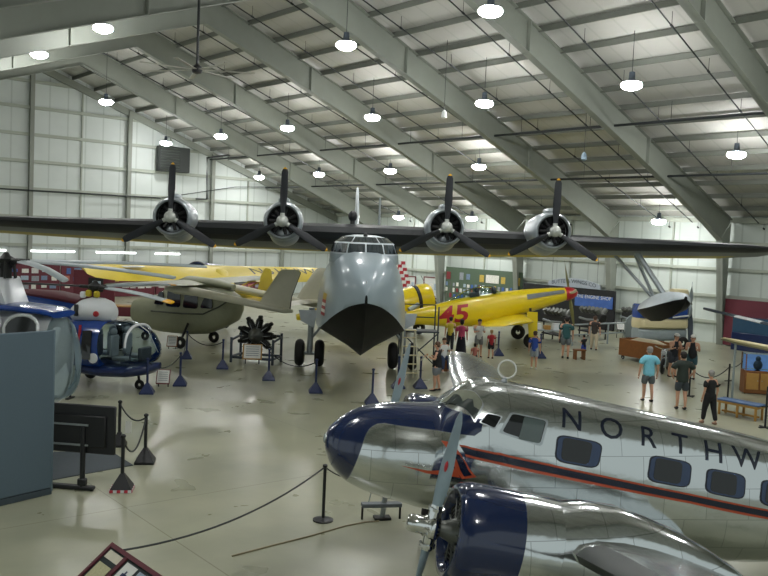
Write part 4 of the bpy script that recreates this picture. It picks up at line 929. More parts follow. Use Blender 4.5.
# yellow racer 45
def racer():
    Z0 = 42.3; xn = (577 - 384) / FPX * Z0; r = thing('racing_airplane', 'yellow single-engined racing airplane with red spinner and red number 45', 'airplane', L(xn - 3.4, Z0), yaw(.99, .02))
    Mx = Matrix.Translation((-.0, 0, 0.02)) @ Matrix.Translation((3.3, 0, 2.58)) @ Matrix.Rotation(math.radians(-9.5), 4, 'Y') @ Matrix.Translation((-3.3, 0, -2.58))
    m = MB(Mx)
    F = ((2.85, .33, 2.28, 2.90), (2.2, .40, 2.12, 2.98), (1.0, .44, 1.92, 3.06), (.2, .46, 1.82, 3.08), (-.6, .47, 1.62, 3.08), (-1.6, .47, 1.55, 3.06), (-2.4, .45, 1.6, 3.02), (-3.2, .40, 1.72, 2.92), (-4.4, .28, 1.98, 2.75), (-5.8, .12, 2.2, 2.62), (-6.6, .04, 2.3, 2.55))
    m.loft([ringx(*f, n=28, p=.88) for f in F]); fu = m.build('fuselage', M_yp51, r, angle=50)
    m = MB(Mx); m.lathe([(.33, 2.83), (.33, 3.0), (.28, 3.2), (.18, 3.38), (.02, 3.48)], o=(0, 0, 2.59), ax=(1, 0, 0), n=24); sp_ = m.build('spinner', mat('spinner_red', '#b01c22', .3, coat=.4), r)
    for q in (.15, .15 + PI / 2, .15 + PI, .15 + 1.5 * PI): m = MB(Mx); blade(m, q, 1.65, .24, r0=.28, o=(3.05, 0, 2.59), twist=.9); m.build('propeller_blade', mat('olive_blade', '#6c6b3c', .45), sp_)
    m = MB(Mx)
    m.loft([ringx(x, w, zb, zt, n=20) for x, w, zb, zt in ((-.35, .3, 2.95, 3.1), (-.7, .32, 2.9, 3.42), (-1.3, .33, 2.9, 3.5), (-2.0, .3, 2.9, 3.38), (-2.9, .1, 2.85, 2.98))]); m.build('canopy', M_bub, r)
    m = MB(Mx); m.ell((-.62, 0, 3.2), (.14, .3, .2)); m.box((-1.6, 0, 3.08), (.5, .4, .3), bev=.05); m.ell((-1.45, 0, 3.3), (.13, .15, .14)); m.build('cockpit_interior', M_seat, r)
    m = MB(Mx)
    for s in (-1, 1): m.slab([V((2.75, .36 * s, 2.84)), V((.9, .445 * s, 2.84)), V((.9, .455 * s, 2.6)), V((2.75, .36 * s, 2.68))], (0, .03 * s, 0)); m.box((1.75, .43 * s, 2.74), (1.4, .06, .05))
    m.build('exhaust_panel', mat('exhaust_grey', '#8b8f8e', .4, metal=.5), fu)
    for s in (-1, 1):
        m = MB(Mx); wing(m, [(.3 * s, .95, 1.72, 2.9, .14, .03), (1.2 * s, .75, 1.74, 2.5, .14, .03), (4.6 * s, .35, 2.0, 1.4, .11, .03), (4.8 * s, .1, 2.02, .9, .1, .03)]); m.build('wing', M_yp51, r)
    m = MB(Mx); fin(m, [(2.5, -4.9, 0, 1.6, .08), (3.6, -5.6, 0, 1.0, .08), (3.8, -5.8, 0, .6, .08)]); m.build('tail_fin', M_yp51, r)
    m = MB(Mx); wing(m, [(-1.9, -5.6, 2.55, .7, .08, 0), (0, -5.2, 2.55, 1.1, .08, 0), (1.9, -5.6, 2.55, .7, .08, 0)]); m.build('tailplane', M_yp51, r)
    for s in (-1, 1):
        m = MB(); m.tube((.85, 1.7 * s, 1.9), (.95, 1.75 * s, .4), .06); m.torus((.95, 1.8 * s, .37), (0, 1, 0), .24, .13); g = m.build('main_wheel', M_rubber, r)
        m = MB(); m.slab([V((1.15, 1.95 * s, 1.75)), V((.65, 1.95 * s, 1.75)), V((.8, 1.95 * s, .55)), V((1.2, 1.95 * s, .6))], (0, .03 * s, 0)); m.build('gear_door', M_yp51, g)
    m = MB(); m.tube((-5.0, 0, 1.3), (-5.1, 0, .3), .05); m.torus((-5.1, 0, .16), (0, 1, 0), .1, .06); m.build('tail_wheel', M_rubber, r)
    # numbers on the side facing the camera, laid on the skin
    bv = BVHTree.FromPolygons([v.co.copy() for v in fu.data.vertices], [list(p.vertices) for p in fu.data.polygons])
    me = text_mesh('45', 1.25, bold=.03); bm = bmesh.new(); bm.from_mesh(me); bpy.data.meshes.remove(me)
    bmesh.ops.solidify if False else None
    for k in range(-2, 16): bmesh.ops.bisect_plane(bm, geom=list(bm.verts) + list(bm.edges) + list(bm.faces), plane_co=(0, k * .08, 0), plane_no=(0, 1, 0))
    bm.verts.index_update(); vs = []; Mr = Mx.to_3x3()
    for v in bm.verts:
        q = Mx @ V((-2.8 + v.co.x * 1.2 + v.co.y * .2, -3, 1.93 + v.co.y * .92)); h = bv.ray_cast(q, Mr @ V((0, 1, 0)))
        vs.append(h[0] + V((0, -.015, 0)) if h[0] else q + V((0, 2.6, 0)))
    m = MB(); m.add(vs, [[v.index for v in f.verts] for f in bm.faces]); bm.free(); m.build('race_number', M_red, fu)
racer()

# yellow radial-engined trainer behind the flying boat bow
ty = thing('trainer_airplane', 'yellow radial-engined airplane with black cowl ring behind the grey flying boat bow', 'airplane', P(430, 297, 46) * 1.0 - V((0, 0, P(430, 297, 46).z)), yaw(.86, .30))
TZ = P(418, 297, 46).z
tm = Matrix.Translation((0, 0, TZ)) @ Matrix.Rotation(math.radians(-11), 4, 'Y')
tm = tm @ Matrix.Scale(1.22, 4)
m = MB(tm); m.lathe([(.5, .03), (.58, .0), (.64, -.12), (.66, -.4), (.66, -.6)][::-1], ax=(1, 0, 0), n=30, cap=False); m.lathe([(.66, -.6), (.665, -.65), (.665, -.72), (.6, -.76)][::-1], ax=(1, 0, 0), n=30, cap=False, mi=1)
m.loft([ringx(x, w, zb, zt, n=24) for x, w, zb, zt in ((-.7, .62, -.62, .62), (-1.6, .62, -.66, .6), (-3.0, .5, -.5, .6), (-4.6, .3, -.2, .5), (-6.0, .08, .1, .35))]); tf = m.build('fuselage', [M_yp51, M_black], ty)
m = MB(tm); m.lathe([(.5, -.3), (.5, -.26), (.15, -.2), (.15, .05), (.08, .12)], ax=(1, 0, 0), n=20); m.build('radial_engine', M_eng, ty)
m = MB(tm); m.tube((-.8, -.62, -.1), (-1.3, -.72, -.25), .1); m.build('exhaust', M_rot, tf)
m = MB(tm); m.lathe([(.1, .0), (.13, .1), (.04, .25)], ax=(1, 0, 0), n=12); pr = m.build('propeller', M_engl, ty)
for q in (-2.3 + PI, -2.3): m = MB(tm); blade(m, q, 1.35, .2, r0=.08, o=(.1, 0, 0), twist=.8); m.build('blade', M_blk, pr)
m = MB(tm); wing(m, [(-2.2, -1.0, -.55, 1.9, .13, .03), (2.2, -1.0, -.55, 1.9, .13, .03)]); m.build('wing', M_yp51, ty)
for s in (-1, 1): m = MB(); m.tube((-1.2, 1.1 * s, 1.2), (-1.0, 1.1 * s, .35), .06); m.torus((-1.0, 1.15 * s, .34), (0, 1, 0), .22, .12); m.build('main_wheel', M_rubber, ty)
m = MB(tm); m.slab([V((-1.4, -.5, .5)), V((-3.2, -.35, .55)), V((-2.8, -.2, 1.0)), V((-1.8, -.3, 1.0))], (0, .8, 0)); m.build('canopy', M_bub, ty)
# checkered fin
ct = thing('checkered_fin', 'red and white checkered tail fin standing upright behind the flying boat bow', 'airplane tail', P(396, 300, 50) * 1.0 - V((0, 0, P(396, 300, 50).z)), yaw(1, .1))
zt_ = P(396, 261, 50).z; zb_ = P(396, 296, 50).z; n = 11; m = MB(); cs = (zt_ - zb_) / n
for j in range(n):
    for i in range(6):
        x0 = -.75 + .24 * i + .055 * (n - 1 - j) - .25; z0 = zb_ + cs * j
        m.box((x0 + .12, 0, z0 + cs / 2), (.24, .08, cs), mi=(i + j) % 2)
m.build('fin', [M_hwhite, mat('check_red', '#a02434', .45)], ct)
m = MB(); m.box((-.2, .06, zb_ / 2), (.9, .04, zb_), bev=.01); m.box((0, .06, .04), (1.6, .5, .08), bev=.02); m.build('stand', M_hwhite, ct)
# ------------------------------------------------------------------ boards, stands, furniture
M_part = mat('partition_cloth', '#54656f', .8, var=.05, scale=30, bump=.05)
M_panelw = mat('board_white', '#c9ccc8', .6, var=.05)
M_green = mat('board_green', '#4d5f4c', .6, var=.06)
M_frame_r = mat('frame_red', '#6b2a2e', .5)
M_mat = mat('floor_mat', '#3f474c', .8, var=.1)
pics = [mat('print_%d' % i, c, .5, var=.5, scale=14) for i, c in enumerate(('#c9c9c4', '#8a8f96', '#b8a04a', '#6b7f9a', '#b06a58', '#d9d6cc', '#55584f', '#9fb0bd', '#7a2f34', '#3f5f9a'))]
def face_print(m_, o, ux, uz, w, h, mi=0):            # thin printed sheet
    o, ux, uz = V(o), V(ux), V(uz); n = ux.cross(uz).normalized() * .012
    m_.slab([o, o + ux * w, o + ux * w + uz * h, o + uz * h], n, mi)

# grey cloth partition
a, b = G(49.5, 493), G(-4, 505.5); d = (b - a).normalized(); r = thing('partition_panel', 'tall blue grey cloth partition panel with dark base in front of the helicopters', 'partition', a, math.atan2(d.y, d.x))
MB().box((1.0, .06, 1.58), (2.0, .08, 2.9), bev=.012).build('panel', M_part, r); MB().box((1.0, .06, .06), (1.98, .07, .12), bev=.01).build('base', mat('partition_base', '#39454c', .6), r)
for x in (.02, 1.98): MB().box((x, .06, 1.55), (.035, .095, 2.98), bev=.008).build('frame_post', mat('partition_post', '#5d6f79', .5), r)

# television seen from behind
p = G(84, 489); r = thing('television_stand', 'black television on a floor stand seen from behind beside the grey partition', 'television', p, yaw(1, -.12))
MB().box((-.12, 0, 1.15), (1.44, .06, .92), bev=.02).build('screen', M_black, r)
MB().box((-.12, -.05, 1.12), (1.1, .06, .6), bev=.02).build('back_cover', mat('tv_back', '#101214', .5), r)
for z in (1.24, .86): MB().box((-.35, -.09, z), (.9, .02, .035)).build('mounting_rail', M_steel, r)
MB().tube((0, -.08, .06), (0, -.08, 1.2), .05, n=10).build('pole', M_black, r)
MB().box((-.2, -.06, .05), (.85, .14, .07), bev=.015).build('base', M_black, r); MB().box((0, -.08, .16), (.16, .12, .14), bev=.02).build('clamp', M_black, r)
for x in (-.55, .18): MB().tube((x, -.06, 0), (x, -.06, .06), .035).build('caster', M_rubber, r)
q = [G(40, 483), G(54, 480), G(133, 465.5), G(114, 453.5), G(54, 452)]
tag(MB().slab(q, (0, 0, .015)).build('floor_mat', M_mat), 'dark grey floor mat lying under the television stand', 'mat')

# stanchions
def stanchion_mesh(mt, h=1.0, bw=.21, tape=False, ring=True):
    m = MB(); q = PI / 4
    def sq(w, z): return [V((w * math.cos(q + k * PI / 2) * 1.414, w * math.sin(q + k * PI / 2) * 1.414, z)) for k in range(4)]
    m.loft([sq(bw, 0), sq(bw, .05), sq(bw * .55, .2), sq(.04, .32)]); return m
def stanchion(px, py, label, mt=None, h=1.02, bw=.21, tape=False, group='blue pyramid-base stanchions'):
    r = thing('stanchion', label, 'stanchion', G(px, py), yaw(1, .15), group)
    stanchion_mesh(mt or M_navy, h, bw).build('base', mt or M_navy, r, angle=20)
    m = MB(); m.tube((0, 0, .28), (0, 0, h), .035, n=10); m.lathe([(.035, h - .02), (.05, h), (.05, h + .03), (.02, h + .05)], n=10); m.build('post', mt or M_navy, r)
    if tape:
        m = MB()
        for k in range(4):
            a = Matrix.Rotation(k * PI / 2, 3, 'Z')
            for i in range(6): m.box(a @ V((bw + .004, -bw + bw * (i + .5) / 3, .028)), (.012, bw / 3, .05), R=a, mi=i % 2)
        m.build('striped_tape', [mat('tape_red', '#b5283a', .5), M_hwhite], r)
    return r
TOPZ = 1.0
def top_of(r, z=.97): return V(r.location) + V((0, 0, z))
def rope(a, b, sag, label, r=.018, mt=None):
    a, b = V(a), V(b); m = MB(); m.path([a + (b - a) * t - V((0, 0, sag * 4 * t * (1 - t))) for t in seg(0, 1, 16)], r, n=6)
    return tag(m.build('barrier_rope', mt or M_dark), label, 'rope')
S = {}
for k, px, py, lab in (('a', 147, 393.5, 'blue pyramid-base stanchion beside the blue helicopter nose'), ('b', 180, 385.5, 'blue pyramid-base stanchion, second along from the blue helicopter nose'),
                       ('c', 186.5, 358.5, 'blue pyramid-base stanchion under the olive airplane cabin'), ('d', 222.5, 368.5, 'blue pyramid-base stanchion between the olive airplane and the engine stand'),
                       ('e', 268.5, 380, 'blue pyramid-base stanchion in front of the radial engine stand'), ('f', 315.5, 392.5, 'blue pyramid-base stanchion in front of the flying boat wheels'),
                       ('g', 372, 404, 'blue pyramid-base stanchion under the flying boat keel'), ('h', 420, 388, 'blue pyramid-base stanchion next to the man in black shirt and grey shorts'),
                       ('i', 398, 388, 'blue pyramid-base stanchion behind the airliner propeller blade'), ('j', 498, 355.5, 'blue pyramid-base stanchion below the yellow racer cockpit, beside the child in red'),
                       ('k', 540, 358, 'blue pyramid-base stanchion beside the boy in a blue shirt'), ('l', 124, 352, 'blue pyramid-base stanchion behind the blue helicopter bubble')):
    S[k] = stanchion(px, py, lab)
rope(top_of(S['a']), top_of(S['b']), .3, 'dark rope between the two stanchions beside the blue helicopter')
rope(top_of(S['b']), top_of(S['c']), .28, 'dark rope from the second stanchion back under the olive airplane')
rope(top_of(S['d']), top_of(S['c']), .28, 'dark rope between the stanchions below the olive airplane')
rope(top_of(S['e']), top_of(S['f']), .3, 'dark rope between the engine stand and the flying boat wheels')
s1 = stanchion(122, 490, 'black stanchion with red and white tape round its base beside the television', M_black, 1.02, .2, True, 'black stanchions by the television')
s2 = stanchion(145, 462.5, 'dark grey pyramid-base stanchion on the far corner of the floor mat', M_black, 1.0, .2, False, 'black stanchions by the television')
s3 = stanchion(119, 446, 'thin black stanchion standing directly behind the television edge', M_black, 1.0, .16, False, 'black stanchions by the television')
rope(top_of(s1), top_of(s2), .45, 'dark rope hanging between the taped stanchion and the mat corner'); rope(top_of(s3), top_of(s2), .2, 'dark rope behind the television to the mat corner stanchion')
r = thing('notice_card', 'small white card hanging on the rope beside the television', 'card', P(128.5, 427, 17.4), yaw(1, 0)); MB().box((0, 0, 0), (.13, .01, .25), bev=.003).build('sheet', M_paper, r)
# round-base post with the long rope, tilted display board
p = G(323, 520.5); r = thing('rope_post', 'slim black rope post with round flat base standing on the open floor', 'stanchion', p)
MB().lathe([(.18, 0), (.18, .025), (.12, .045), (.03, .06)], n=24).build('base', M_black, r); MB().tube((0, 0, .05), (0, 0, .98), .028, n=12).build('post', M_black, r); MB().lathe([(.03, .93), (.042, .95), (.042, .99), (.02, 1.0)], n=12).build('cap', M_black, r)
A = G(113, 543, .98); B0 = G(162, 576, .98); C0 = G(95, 576, .72)
ux = (B0 - A).normalized(); uy = (C0 - A); uy = (uy - ux * uy.dot(ux)).normalized(); nz = ux.cross(uy); nz = -nz if nz.z < 0 else nz
r = thing('display_board', 'tilted information board in a dark red frame in the near corner', 'sign', (A.x, A.y, 0)); o = A - r.location; W_, H_ = 1.35, .9
def bx(m_, u0, v0, u1, v1, dz, th, mi=0): m_.slab([o + ux * u0 + uy * v0 + nz * dz, o + ux * u1 + uy * v0 + nz * dz, o + ux * u1 + uy * v1 + nz * dz, o + ux * u0 + uy * v1 + nz * dz], nz * th, mi)
m = MB(); bx(m, 0, 0, W_, H_, -.03, .03); m.build('backing', mat('board_dark', '#1e2b2c', .5), r)
m = MB(); bx(m, 0, 0, W_, .055, 0, .02); bx(m, 0, H_ - .055, W_, H_, 0, .02); bx(m, 0, .055, .055, H_ - .055, 0, .02); bx(m, W_ - .055, .055, W_, H_ - .055, 0, .02); bx(m, .46, .055, .53, H_ - .055, 0, .02); m.build('frame', mat('frame_dark_red', '#5d2630', .45), r)
M_cardc = mat('card_cream', '#cfc9b4', .6)
m = MB(); bx(m, .09, .08, .44, .19, .002, .006); m.build('title_card', M_cardc, r)
m = MB(); bx(m, .1, .26, .42, .75, .002, .006); m.build('text_card', mat('card_text', '#b9b68f', .6, var=.25, scale=40), r)
m = MB(); bx(m, .58, .09, .85, .55, .002, .006); pc = m.build('photo_card', M_paper, r); m = MB(); bx(m, .67, .22, .78, .27, .009, .003); bx(m, .71, .18, .74, .36, .009, .003); m.build('printed_airplane', M_navy, pc)
m = MB(); bx(m, .92, .1, 1.25, .5, .002, .006); m.build('photo_card', pics[7], r)
for u, v in ((.1, .1), (1.25, .1), (.1, .8), (1.25, .8)): q = o + ux * u + uy * v; m = MB(); m.tube(q - nz * .03, (q.x, q.y, 0), .022, n=8); m.build('leg', M_black, r)
q = A + ux * .3 + V((0, 0, .0)); rope(q, V(p) + V((0, 0, .95)), .23, 'long black rope sagging from the tilted board to the round-base post', .014)
q2 = V(p) + V((0, 0, .95)); e_ = G(352, 478, .75); rope(q2, e_, .05, 'short black rope from the round-base post towards the airliner nose', .012)

# lectern with brown front behind the partition, floor signs
p = G(62, 398); r = thing('lectern', 'brown fronted lectern with white top between the partition and the helicopter', 'lectern', p, yaw(1, -.1))
MB().box((0, 0, 1.28), (.52, .36, .5), bev=.015).build('cabinet', M_wood, r); MB().box((0, -.02, 1.58), (.58, .42, .1), R=Euler((.12, 0, 0)).to_matrix(), bev=.01).build('top', M_hwhite, r)
MB().box((0, -.02, .8), (.46, .03, .36), bev=.004).build('notice', M_paper, r)
for x in (-.2, .24): MB().tube((x, 0, 0), (x, 0, 1.1), .03, n=8).build('leg', M_black, r); MB().box((x, 0, .02), (.1, .42, .04), bev=.01).build('foot', M_black, r)
def floor_sign(px, py, label, w=.42, h=.48, frame=None, Zc=None, post=.12):
    r = thing('floor_sign', label, 'sign', G(px, py), yaw(1, .1), None); R_ = Euler((-.5, 0, 0)).to_matrix()
    MB().box((0, 0, post + h * .42), (w, .04, h), R=R_, bev=.008).build('frame', frame or M_frame_r, r)
    m = MB(); m.box(V((0, 0, post + h * .42)) + R_ @ V((0, -.024, 0)), (w * .86, .008, h * .86), R=R_)
    for k in range(5): m.box(V((0, 0, post + h * .42)) + R_ @ V((0, -.03, h * (.3 - .14 * k))), (w * .66, .004, h * .04), R=R_, mi=1)
    m.build('sheet', [M_paper, pics[1]], r)
    for x in (-w * .35, w * .35): MB().tube((x, .06, 0), (x, .02, post + h * .3), .02, n=6).build('leg', M_black, r)
    return r
floor_sign(163, 387, 'tilted white sign in red brown frame beside the blue helicopter nose')
floor_sign(172, 349, 'tilted white sign on the floor under the olive airplane nose', frame=M_wood)
floor_sign(252, 364, 'tilted white sign on wooden base in front of the radial engine', w=.72, h=.62, frame=M_woodl, post=.2)
floor_sign(620, 338, 'white sign on a low stand beside the black engine exhibit', w=.5, h=.5, frame=M_black, post=.45)

# radial engine on a stand
p = G(256, 362); r = thing('radial_engine_stand', 'dark radial aircraft engine mounted on a steel stand', 'engine', p, yaw(-.2, -1))
m = MB(); c = V((0, 0, 1.02)); m.lathe([(.30, -.35), (.34, -.1), (.3, .12), (.2, .3), (.1, .42), (.06, .62)], o=c, ax=(1, 0, 0), n=22); m.build('crankcase', M_engl, r)
for k in range(9):
    a = 2 * PI * k / 9; e = V((0, math.cos(a), math.sin(a))); m = MB(); m.tube(c + e * .3, c + e * .64, .13, n=10)
    for j in range(5): m.tube(c + e * (.36 + .05 * j), c + e * (.375 + .05 * j), .16, n=10)
    m.box(c + e * .68, (.22, .2, .14), R=Matrix.Rotation(a, 3, 'X'), bev=.03); m.tube(c + e * .66 + V((.08, 0, 0)), c + e * .28 + V((.2, 0, 0)), .015, n=5, mi=1); m.build('cylinder', [M_eng, M_steel], r)
for y in (-.82, .82):
    m = MB(); m.tube((-.5, y, .0), (-.5, y, 1.1), .05); m.tube((.5, y, .0), (.5, y, .95), .05); m.tube((-.5, y, .22), (.5, y, .22), .045); m.tube((-.5, y, .95), (.5, y, .85), .045); m.build('stand_frame', M_lamph, r)
m = MB(); m.tube((-.5, -.82, .22), (-.5, .82, .22), .05); m.tube((.45, -.82, .2), (.45, .82, .2), .05); m.tube((-.35, -.82, 1.0), (-.35, .82, 1.0), .05); m.build('cross_bar', M_lamph, r)

# maroon display boards along the end wall
random.seed(3)
for i in range(7):
    u0 = 13.2 + i * 3.35; r = thing('display_board', 'maroon exhibit board with pictures by the end wall, %s from the far corner' % ordn[6 - i], 'display board', (u0, 57.6, 0), 0, 'maroon boards along the end wall')
    MB().box((1.65, 0, 1.12), (3.25, .1, 2.2), bev=.02).build('panel', M_maroon, r)
    for x in (.05, 3.25): MB().box((x, .0, 1.12), (.08, .16, 2.24), bev=.01).build('post', M_maroon, r)
    for k in range(14):
        x, z = .2 + (k % 5) * .6 + random.random() * .12, .55 + (k // 5) * .52 + random.random() * .08
        MB().box((x + .2, -.065, z + .16), (.28 + random.random() * .22, .02, .2 + random.random() * .2), bev=.004).build('picture', random.choice(pics), r)
r = thing('exhibit_table', 'long low table with maroon cloth behind the blue helicopter', 'table', P(128, 300, 45) - V((0, 0, P(128, 300, 45).z)), yaw(1, .1))
MB().box((0, 0, .78), (3.4, .9, .06), bev=.01).build('tabletop', M_woodl, r); MB().box((0, 0, .52), (3.42, .92, .5), bev=.03).build('cloth', M_maroon, r)
for x in (-1.6, 1.6):
    for y in (-.38, .38): MB().tube((x, y, 0), (x, y, .75), .03).build('leg', M_white, r)
r = thing('display_board', 'maroon free-standing board with a dark picture behind the white engine dome', 'display board', P(94, 300, 46) - V((0, 0, P(94, 300, 46).z)), yaw(1, 0))
MB().box((0, 0, 1.35), (2.2, .1, 2.3), bev=.02).build('panel', M_maroon, r); MB().box((.1, -.07, 1.75), (.8, .03, .75), bev=.02).build('picture', M_eng, r); MB().box((.15, -.1, 1.8), (.45, .02, .3), bev=.01).build('print', pics[7], r)
for x in (-1, 1): MB().box((x, 0, .1), (.1, .6, .2), bev=.02).build('foot', M_black, r)

# boards on the side wall
def wall_board(px0, py0, px1, py1, zb, label, mt, U=UR - .5, name='wall_board', cat='display board', th=.1):
    a, b = PL(px0, py0, 0, U), PL(px1, py1, 0, U); r = thing(name, label, cat, (U, a.y, 0), -PI / 2)   # local x runs from the far end towards the near end
    w = a.y - b.y; MB().box((w / 2, 0, (a.z + b.z) / 4 + zb / 2), (w, th, (a.z + b.z) / 2 - zb), bev=.015).build('panel', mt, r)
    return r, w, (a.z + b.z) / 2
random.seed(5)
r, w, zt = wall_board(446.5, 267, 523, 272, .25, 'large green board covered with framed photographs by the side wall', M_green)
for x in (.1, w - .1): MB().box((x, 0, .15), (.15, .5, .3), bev=.02).build('foot', M_green, r)
for row, (z, n, s) in enumerate(((zt - .62, 11, .42), (zt - 1.22, 20, .24), (zt - 1.62, 20, .24), (zt - 2.02, 18, .26))):
    for k in range(n):
        if row == 0 and k in (6, 7):
            if k == 6: MB().box((w * (k + 1.0) / n, -.07, z), (1.2, .03, .55), bev=.01).build('picture', pics[5], r)
            continue
        if random.random() < .08: continue
        MB().box((w * (k + .5) / n, -.07, z + random.uniform(-.03, .03)), (s * random.uniform(.7, 1), .03, s * random.uniform(.9, 1.25)), bev=.006).build('picture', random.choice(pics), r)
for i, (x0, x1) in enumerate(((405, 416.5), (424.5, 440.5))):
    r, w, zt = wall_board(x0, 275.3 + i * 1.2, x1, 276.3 + i * 1.2, .55, ('white notice board in thin red frame behind the checkered fin', 'white notice board in thin red frame beside the green photograph board')[i], M_panelw, UR - .32, 'notice_board')
    m = MB(); h = zt - .55
    for c_, s_ in (((w / 2, -.06, zt - .04), (w, .05, .08)), ((w / 2, -.06, .59), (w, .05, .08)), ((.04, -.06, .55 + h / 2), (.08, .05, h)), ((w - .04, -.06, .55 + h / 2), (.08, .05, h))): m.box(c_, s_)
    m.build('frame', M_frame_r, r)
    for k in range(3): MB().box((w * (.25 + .25 * k), -.06, .55 + h * .55), (w * .16, .02, h * .3), bev=.004).build('sheet', pics[(0, 5, 7)[k]], r)
# black engine exhibit with arched sign
r, w, zt = wall_board(524, 283, 616, 291, .02, 'black backdrop wall of the engine exhibit below the arched sign', M_black, UR - 1.0, 'exhibit_backdrop', 'backdrop', .14)
bx0 = r.location.copy()
MB().box((w * .04, -.35, .9), (.1, .6, 1.8), bev=.01).build('side_wing', M_black, r)
a, b = PL(575.5, 292.8, 0, UR - 1.1), PL(612.5, 309.5, 0, UR - 1.1); rr = thing('blue_poster', 'wide blue poster on the black backdrop of the engine exhibit', 'poster', (UR - 1.12, a.y, b.z), -PI / 2)
w2, h2 = a.y - b.y, a.z - b.z; h2 = max(.7, h2 - .1); MB().box((w2 / 2, 0, h2 / 2), (w2, .03, h2), bev=.005).build('sheet', mat('poster_blue', '#3e62a8', .5, var=.35, scale=2.5), rr)
m = MB(); text_on(m, 'THE ENGINE SHOP', (w2 * .5, -.03, h2 * .72), (1, 0, 0), (0, 0, 1), .3); m.build('lettering', M_paper, rr)
a, b = PL(548, 288, 0, UR - .8), PL(601, 290.5, 0, UR - .8); rr = thing('arched_sign', 'grey arched sign with dark lettering above the black engine exhibit', 'sign', (UR - .85, a.y, (a.z + b.z) / 2 - .1), -PI / 2); w2 = a.y - b.y
pts = [V((0, 0, 0)), V((w2, 0, 0)), V((w2, 0, .25))] + [V((w2 * (1 - t), 0, .3 + .48 * math.sin(PI * (.12 + .76 * t)))) for t in seg(0.02, .98, 12)] + [V((0, 0, .25))]
MB().slab(pts, (0, .08, 0)).build('panel', mat('sign_grey', '#aab3ba', .5), rr)
m = MB(); me = text_mesh('BUTTE & WINGS CO', .40); vs = []
for v in me.vertices:
    x = w2 / 2 + v.co.x * w2 / 4.6 * 1.05; t = x / w2; vs.append((x, -.02, .26 + .22 * math.sin(PI * max(0, min(1, t))) + v.co.y * .8))
m.add(vs, [list(p_.vertices) for p_ in me.polygons]); text_on(m, 'engines of the early days', (w2 / 2, -.02, .08), (1, 0, 0), (0, 0, 1), .2); m.build('lettering', mat('sign_ink', '#2c3440', .5), rr)
for x in (.3, w2 - .3): MB().tube((x, .04, .3), (x, .04, 2.6), .012, n=5).build('hanging_wire', M_dark, rr)
# engine blocks and rail
def engine_block(px, py, label, s=1.0):
    r = thing('display_engine', label, 'engine', G(px, py), yaw(.5, -1)); c = V((0, 0, 1.15 * s))
    m = MB(); m.box((0, 0, .35 * s), (1.6 * s, .7 * s, .08), bev=.01)
    for x in (-.7, .7):
        for y in (-.3, .3): m.tube((x * s, y * s, 0), (x * s, y * s, .95 * s), .04)
    m.build('stand', M_black, r); MB().box(c, (1.7 * s, .5 * s, .45 * s), bev=.06).build('crankcase', M_eng, r)
    for k in range(5):
        for y in (-1, 1): m = MB(); p0 = c + V((-.65 * s + .32 * s * k, 0, .1 * s)); m.tube(p0, p0 + V((0, .32 * y * s, .36 * s)), .13 * s, n=9); m.build('cylinder', M_engl, r)
    m = MB(); m.path([c + V((-.7, -.35, -.1)) * s, c + V((0, -.42, -.15)) * s, c + V((.8, -.35, -.1)) * s], .06 * s, n=7); m.build('exhaust_pipe', M_steel, r)
engine_block(592, 338, 'dark engine on a stand in front of the blue poster'); engine_block(556, 341, 'dark engine on a stand behind the racer spinner'); engine_block(632, 334, 'dark engine on a stand beside the side wall column', .9)
a, b = G(572, 346), G(624, 343); d = b - a; r = thing('guard_rail', 'grey pipe guard rail in front of the black engine exhibit', 'railing', a, math.atan2(d.y, d.x)); Lr = d.length
for z in (.55, 1.05): MB().tube((0, 0, z), (Lr, 0, z), .04).build('rail', M_rot, r)
for k in range(4): MB().tube((Lr * k / 3, 0, 0), (Lr * k / 3, 0, 1.05), .045).build('post', M_rot, r)
p = G(547, 345); r = thing('exhibit_table', 'folding table with boxes and papers under the yellow racer nose', 'table', p, yaw(1, -.1))
MB().box((0, 0, .74), (1.7, .75, .05), bev=.01).build('tabletop', M_rot, r)
for x in (-.75, .75):
    for y in (-.3, .3): MB().tube((x, y, 0), (x, y, .73), .025).build('leg', M_steel, r)
for i, (x, w_, h_, mt_, lb) in enumerate(((-.55, .4, .25, M_paper, 'white box on the folding table below the racer'), (-.05, .3, .18, M_woodl, 'small tan box on the folding table below the racer'), (.45, .45, .3, M_hwhite, 'white display card box at the end of the folding table'))):
    rr = thing('storage_box', lb, 'box', p + V((RGT.x * x, RGT.y * x, .765)), yaw(1, .1)); MB().box((0, 0, h_ / 2), (w_, .3, h_), bev=.012).build('carton', mt_, rr); MB().box((0, 0, h_ + .012), (w_ * 1.03, .31, .025), bev=.006).build('lid', mt_, rr)
p = G(579, 359.5); r = thing('wooden_stool', 'small brown wooden step stool beside the boy in black and blue', 'stool', p, yaw(1, .2))
MB().box((0, 0, .42), (.5, .36, .06), bev=.012).build('seat', M_wood, r)
for x in (-.2, .2): MB().box((x, 0, .2), (.05, .32, .4), bev=.008).build('side_leg', M_wood, r)
